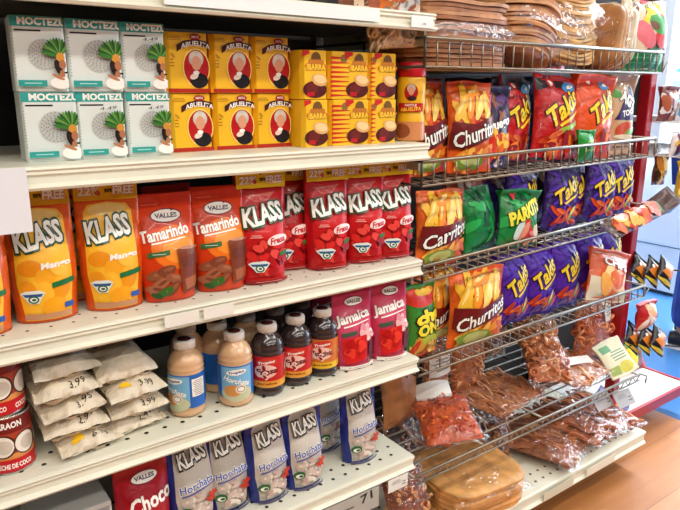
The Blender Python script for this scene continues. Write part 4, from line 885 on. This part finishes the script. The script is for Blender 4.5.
# top basket
zt_ = .0505
WF = [(178, 124, 84), (158, 104, 66), (192, 140, 98)]; WF2 = [(206, 150, 98), (190, 130, 80), (216, 164, 112)]; WF3 = [(222, 176, 110), (208, 160, 94), (230, 190, 130)]
sheet_pack('stack of brown wafer sheets, first in the topmost basket', (1.10, .02, zt_), (0, 0, 0), 'wafer packs in the topmost basket', .29, .22, 15, .0092, WF, 101, .0035)
sheet_pack('stack of bent tan wafers in clear film, second in the topmost basket', (1.345, .03, zt_+.026), (0, R(13), 0), 'wafer packs in the topmost basket', .2, .2, 17, .0074, WF2, 102, .004, .016)
sheet_pack('tall stack of curved pale tostadas in the middle of the topmost basket', (1.545, .05, zt_+.014), (0, R(-3), 0), 'wafer packs in the topmost basket', .22, .2, 24, .0072, WF3, 103, .004, -.03)
t = sheet_pack('clear pack of upright pale wafers beside the green candy bag', (1.735, .02, zt_), (0, R(-84), 0), 'wafer packs in the topmost basket', .165, .17, 11, .0072, [(214, 168, 116), (244, 232, 214), (196, 142, 92), (236, 214, 184)], 104, .006)
t.location.x = 1.745; t.location.z = zt_+.09+ZO
A = Art(.19, .2); A.rect('green_band', ink((30, 130, 70)), -.5, 0, .5, .36); A.lines('green_band', ink((80, 180, 120)), 0, .2, .9, .2, 3, .2); A.shards('candy_picture', [ink((236, 214, 50)), ink((232, 120, 130)), ink((214, 50, 50)), ink((230, 210, 180)), ink((70, 160, 70)), ink((120, 80, 50))], 0, .66, .46, .3, 44, .17, 4, 1.7)
make_chips('snack_bag', 'bag of mixed candy with a green base at the far end of the topmost basket', 'snack bag', (1.842, .05, zt_), (R(-5), 0, R(-6)), None, (222, 196, 170), .19, .2, .07, A, 105)
for k, (x, y, z, c, lab) in enumerate(((1.40, .3, .05, (186, 34, 38), 'red bag standing behind the wafer stacks'), (1.72, .3, .05, (196, 40, 36), 'red bag standing behind the candy and upright wafers'))):
    make_chips('chip_bag', lab, 'chip bag', (x, y, zt_), (R(-2), 0, 0), 'red bags at the back of the topmost basket', c, .2, .24+.0*k, .06, Art(.2, .24).lines('print', ink((240, 200, 190)), 0, .8, .6, .2, 4), 106+k)
# bags on the topmost shelf and the bag lying on the yellow boxes
clear_bag('snack_bag', 'clear bag of tan rings lying on top of the yellow pot boxes', (.835, .066, .11), (0, R(86), R(-4)), None, .075, .16, .05, 'ring', 70, .0085, [(240, 220, 190), (226, 198, 164), (248, 234, 212)], 111, core=(226, 200, 168))
for k, (x, wt, c, lab) in enumerate(((.80, .1, (120, 70, 44), 'brown bag on the topmost shelf above the white label strip'), (.872, .06, (224, 120, 50), 'orange bag on the topmost shelf beside the white bag'), (.928, .062, (222, 216, 214), 'white bag at the end of the topmost shelf'))):
    make_chips('snack_bag', lab, 'snack bag', (x, .04, .15), (R(-3), 0, R(3*(-1)**k)), 'bags on the topmost shelf', c, wt, .15, .04, Art(wt, .15).shards('print', [ink((230, 200, 170)), ink((170, 90, 60)), ink((150, 150, 150))], 0, .2, .4, .2, 14, .16, k, 2), 115+k)

# ---------------------------------------------------------------- red end rack beyond the baskets
RD = mat((164, 20, 32), .35)
rk = thing('display_rack', 'red end rack with a tall square post and a white bottom shelf', 'rack', (2.0, .12, -ZO))
for nm, x, y in (('post', .012, .0), ('post', .4, .25)):
    bm = bmesh.new(); box(bm, x-.018, x+.018, y-.018, y+.018, 0, 1.45 if x < .1 else .5); bev(bm, .003, 1); link(nm, bm, RD, rk)
bm = bmesh.new(); box(bm, -.03, .44, -.06, .225, .1, .12); link('bottom_shelf', bm, mat((236, 236, 232), .45), rk)
bm = bmesh.new(); box(bm, -.03, .45, -.072, -.06, .088, .125); box(bm, .44, .45, -.06, .225, .088, .125); link('shelf_edging', bm, RD, rk)
for z, nm in ((1.125, 'wire_shelf'), (1.02, 'wire_shelf')):
    bm = bmesh.new(); rod(bm, (.03, -.12, z), (.55, -.12, z), .004); rod(bm, (.03, .24, z), (.55, .24, z), .004)
    for i in range(12): rod(bm, (.04+i*.046, -.12, z), (.04+i*.046, .24, z), .002, 5)
    link(nm, bm, mat((214, 210, 208), .4, metal=.3), rk)
def pack(name, label, px, loc, wt, ht, d, c, sh, seed, rot=(0, 0, 0), group='packs on the red end rack', extra=None):
    A = Art(wt, ht); A.shards('printed_picture', [ink(q) for q in sh], 0, .5, .42, .4, 22, .2, seed, 1.8)
    if extra: extra(A)
    return make_chips(name, label, 'snack pack', loc, rot, group, c, wt, ht, d, A, seed)
pack('snack_pack', 'brown and white snack pack on the upper wire shelf beyond the red post', 0, (2.09, .09, -.094), .11, .11, .03, (130, 60, 44), [(180, 100, 70), (230, 226, 224), (110, 40, 30)], 121)
pack('snack_pack', 'white and blue pack beside the brown pack on the upper wire shelf', 0, (2.2, .085, -.094), .12, .09, .03, (236, 238, 242), [(80, 150, 200), (40, 60, 120), (240, 240, 240)], 122)
pack('snack_pack', 'white and red pack on the lower wire shelf beside the red post', 0, (2.085, .04, -.199), .09, .075, .03, (238, 230, 228), [(200, 60, 50), (60, 40, 90), (240, 190, 60)], 123)
pack('snack_pack', 'lilac and pink pack on the lower wire shelf at the photo edge', 0, (2.19, .05, -.199), .11, .085, .03, (216, 206, 226), [(150, 60, 120), (90, 90, 150), (240, 230, 240)], 124)
pack('snack_pack', 'yellow bag hanging under the lower wire shelf beyond the red post', 0, (2.075, .0, -.345), .085, .135, .025, (226, 190, 60), [(240, 220, 130), (150, 90, 40), (220, 150, 50)], 125)
pack('snack_pack', 'brown and orange bag hanging close behind the red post', 0, (2.09, .09, -.3), .08, .1, .03, (120, 66, 40), [(220, 140, 50), (60, 36, 30), (240, 200, 90)], 126)
pack('snack_pack', 'teal and white pack on the upper wire shelf at the photo edge', 0, (2.32, .08, -.094), .1, .12, .03, (170, 214, 222), [(240, 246, 248), (60, 140, 160), (220, 232, 236)], 151)
pack('snack_pack', 'pale yellow and pink pack on the lower wire shelf at its far end', 0, (2.31, .06, -.199), .1, .09, .03, (240, 226, 190), [(220, 100, 130), (240, 250, 250), (180, 80, 60)], 152)
pack('snack_pack', 'long yellow chip bag hanging second under the lower wire shelf', 0, (2.165, -.01, -.345), .08, .14, .025, (236, 204, 90), [(250, 236, 160), (200, 140, 50), (240, 180, 60)], 153)
def bars(z, x, lab, n=3):
    for i in range(n):
        A = Art(.085, .09); A.poly('printed_picture', ink((214, 126, 44)), [(-.4, .35), (-.1, .8), (.3, .9), (.45, .6), (.1, .2)]); A.ell('printed_picture', INKW, -.25, .6, .08, .07); A.ell('printed_picture', ink((176, 90, 36)), .15, .6, .2, .1, 30); A.poly('printed_picture', ink((220, 206, 60)), [(-.5, .1), (.5, .2), (.5, .1), (-.4, .02)])
        make_chips('snack_pack', 'black and orange snack pack '+lab+', '+('nearest the post', 'middle one', 'outermost')[i], 'snack pack', (x-.035+i*.034, .07-i*.027, z-i*.004), (R(-24), R(38), R(-14)), 'black and orange snack packs', (34, 26, 28), .085, .09, .025, A, 130+i+int(x*10))
bars(-.612, 2.035, 'of the upper trio beyond the purple bags')
bars(-.86, 2.05, 'of the lower trio under the candy bag')
pack('snack_pack', 'red and white candy bag hanging beyond the red post', 0, (2.085, .07, -.80), .11, .1, .05, (206, 60, 60), [(240, 214, 200), (230, 160, 110), (250, 240, 230), (190, 30, 40)], 140)
pack('snack_pack', 'colourful candy bag lying on the white bottom shelf of the red rack', 0, (2.36, .235, -1.098), .2, .15, .07, (214, 70, 50), [(240, 214, 60), (220, 50, 40), (120, 60, 40), (240, 150, 70), (90, 140, 60)], 141, (R(-25), 0, 0))
pack('snack_pack', 'purple and orange pack lying at the near end of the red rack bottom shelf', 0, (2.08, .08, -1.09), .12, .12, .02, (70, 40, 110), [(240, 150, 50), (200, 60, 40), (90, 50, 140)], 142, (R(-86), 0, R(20)))
for z, lab in ((-.612, 'upper'), (-.885, 'lower')):
    t = thing('peg_hook', 'dark clip strip holding the '+lab+' trio of black and orange packs', 'hook', (2.045, .13, z))
    bm = bmesh.new(); rod(bm, (0, 0, .03), (.17, -.17, .02), .003); rod(bm, (.17, -.17, .02), (.17, -.17, .04), .003); link('hook_rod', bm, mat((50, 46, 46), .4, metal=.6), t)
    bm = bmesh.new(); box(bm, -.012, .012, -.004, .004, 0, .06); link('hook_plate', bm, mat((60, 50, 50), .5), t)

# ---------------------------------------------------------------- far side of the store
t = thing('white_cabinet', 'white cabinet with a dark lid line standing on the daylight-tinted blue floor', 'cabinet', (4.2, 1.2, -ZO))
bm = bmesh.new(); box(bm, -.36, .1, -.4, .5, .02, .3); bev(bm, .006, 2); link('body', bm, mat((240, 244, 246), .4), t)
bm = bmesh.new(); box(bm, -.35, .09, -.39, .49, .3, .306); link('gasket', bm, mat((70, 74, 80), .5), t)
bm = bmesh.new(); box(bm, -.37, .11, -.41, .51, .306, .85); bev(bm, .008, 2); link('upper_body', bm, mat((244, 247, 250), .4), t)
bm = bmesh.new(); box(bm, -.33, .07, -.37, .47, 0, .02); link('plinth', bm, mat((120, 130, 140), .5), t)
t = thing('bottle_rack', 'white wire rack of pale teal bottles far behind the red post', 'rack', (4.15, 1.25, -.37), (0, 0, R(-10)))
WW = mat((236, 240, 242), .4)
for z in (.27, .54, .81, .98, 1.06):
    bm = bmesh.new()
    for y in (-.45, -.3, -.15, 0): rod(bm, (-.5, y, z), (.6, y, z), .006, 5)
    link('wire_shelf', bm, WW if z < .9 else mat((50, 50, 54), .5), t)
for x in (-.5, .6):
    bm = bmesh.new(); box(bm, x-.012, x+.012, -.46, .02, -.001, 1.2); link('side_frame', bm, WW, t)
rb = thing('water_bottle', 'pale teal bottle standing on the far white rack', 'bottle', (3.72, 1.0, -.357), group='teal bottles on the far rack')
bm = bmesh.new(); lathe(bm, [(0, 0), (.036, 0), (.038, .01), (.038, .12), (.036, .13), (.038, .14), (.034, .17), (.014, .2), (.014, .21)], 16); link('bottle_body', bm, mat((150, 214, 222), .2, coat=.3), rb)
bm = bmesh.new(); lathe(bm, [(.016, .205), (.016, .225), (0, .225)], 14); link('cap', bm, mat((60, 130, 150), .4), rb)
bm = bmesh.new(); lathe(bm, [(.0386, .05), (.0386, .11)], 16); link('label_band', bm, mat((220, 236, 240), .4), rb)
cs, sn = math.cos(R(-10)), math.sin(R(-10))
for k, z in enumerate((.27, .54, .81)):
    for i in range(9):
        if k == 0 and i == 0: continue
        lx, ly = -.44+i*.12, -.3+.1*((i+k) % 2); dup(rb, (4.15+lx*cs-ly*sn, 1.25+lx*sn+ly*cs, -.37+z+.0065))
lx, ly = -.44, -.3; rb.location = (4.15+lx*cs-ly*sn, 1.25+lx*sn+ly*cs, -.0935+ZO)

# ---------------------------------------------------------------- the customer at the photo edge
def skin(name, V, E, mts, parent=None, sub=2):
    me = bpy.data.meshes.new(name); me.from_pydata([v[:3] for v in V], E, []); o = bpy.data.objects.new(name, me); COL.objects.link(o)
    m = o.modifiers.new('skin', 'SKIN'); s = o.modifiers.new('sub', 'SUBSURF'); s.levels = s.render_levels = sub
    for i, v in enumerate(V):
        q = me.skin_vertices[0].data[i]; q.radius = (v[3], v[4] if len(v) > 4 else v[3]); q.use_root = i == 0
    me.materials.append(mts)
    if parent: o.parent = parent
    return o
pr = thing('person', 'person in blue jeans and dark shoes standing at the right photo edge', 'person', (3.19, .425, -ZO), (0, 0, R(200)))
SK = mat((196, 140, 110), .5)
V = [(0, 0, .95, .13, .11), (0, 0, 1.1, .13, .1), (0, 0, 1.3, .155, .11), (0, 0, 1.42, .11, .08), (0, 0, 1.5, .05, .05), (0, .01, 1.58, .065, .08), (0, .015, 1.66, .075, .095), (0, 0, 1.73, .05, .06),
     (.1, 0, .88, .085, .085), (.11, .01, .5, .055, .06), (.11, -.01, .1, .036, .04), (.115, .06, .045, .035, .03), (.12, .15, .035, .03, .02),
     (-.1, 0, .88, .085, .085), (-.11, .01, .5, .055, .06), (-.11, -.01, .1, .036, .04), (-.115, .06, .045, .035, .03), (-.12, .15, .035, .03, .02),
     (.19, 0, 1.39, .055, .055), (.24, -.02, 1.12, .042, .042), (.24, .05, .88, .03, .028), (.235, .08, .8, .035, .02), (-.19, 0, 1.39, .055, .055), (-.24, -.02, 1.12, .042, .042), (-.24, .05, .88, .03, .028), (-.235, .08, .8, .035, .02)]
E_ = [(0, 1), (1, 2), (2, 3), (3, 4), (4, 5), (5, 6), (6, 7), (0, 8), (8, 9), (9, 10), (10, 11), (11, 12), (0, 13), (13, 14), (14, 15), (15, 16), (16, 17), (3, 18), (18, 19), (19, 20), (20, 21), (3, 22), (22, 23), (23, 24), (24, 25)]
skin('body', V, E_, SK, pr)
skin('jeans', [(0, 0, .97, .15, .13), (.1, 0, .86, .105, .1), (.11, .01, .5, .08, .085), (.112, 0, .09, .075, .08), (-.1, 0, .86, .105, .1), (-.11, .01, .5, .08, .085), (-.112, 0, .09, .075, .08)], [(0, 1), (1, 2), (2, 3), (0, 4), (4, 5), (5, 6)], mat((36, 62, 140), .75, .3, 60, var=.25, vscale=20), pr)
skin('shirt', [(0, 0, 1.0, .15, .125), (0, 0, 1.3, .175, .13), (0, 0, 1.42, .13, .1), (.2, 0, 1.38, .075, .075), (.23, -.01, 1.2, .06, .06), (-.2, 0, 1.38, .075, .075), (-.23, -.01, 1.2, .06, .06)], [(0, 1), (1, 2), (2, 3), (3, 4), (2, 5), (5, 6)], mat((70, 80, 100), .8), pr)
skin('hair', [(0, -.02, 1.66, .085, .1), (0, -.01, 1.73, .075, .09), (0, -.05, 1.6, .06, .05)], [(0, 1), (0, 2)], mat((40, 28, 22), .8), pr)
for s in (-1, 1):
    bm = bmesh.new()
    sec = [(-.06, .032, .075), (-.02, .04, .085), (.06, .045, .075), (.14, .047, .055), (.19, .036, .04), (.205, .012, .02)]
    rings = [[bm.verts.new((s*.115+wd*math.cos(6.283*i/14), y, .012+max(0, (h-.012)*(.5+.5*math.sin(6.283*i/14))))) for i in range(14)] for y, wd, h in sec]
    for A_, B_ in zip(rings, rings[1:]):
        for i in range(14): bm.faces.new((A_[i], A_[(i+1) % 14], B_[(i+1) % 14], B_[i])).smooth = True
    bm.faces.new(rings[0]); bm.faces.new(rings[-1][::-1]); sh = link('shoe', bm, mat((22, 24, 34), .5), pr)
    bm = bmesh.new(); P = [(-.065, .03), (-.065, -.03), (.0, -.042), (.1, -.05), (.19, -.04), (.212, 0), (.19, .04), (.1, .05), (.0, .042)]
    a = [bm.verts.new((s*.115+x, y, 0)) for y, x in P]; b = [bm.verts.new((s*.115+x, y, .016)) for y, x in P]; n = len(P)
    for i in range(n): bm.faces.new((a[i], a[(i+1) % n], b[(i+1) % n], b[i]))
    bm.faces.new(a); bm.faces.new(b); bmesh.ops.recalc_face_normals(bm, faces=bm.faces[:]); link('sole', bm, mat((232, 234, 236), .6), sh)
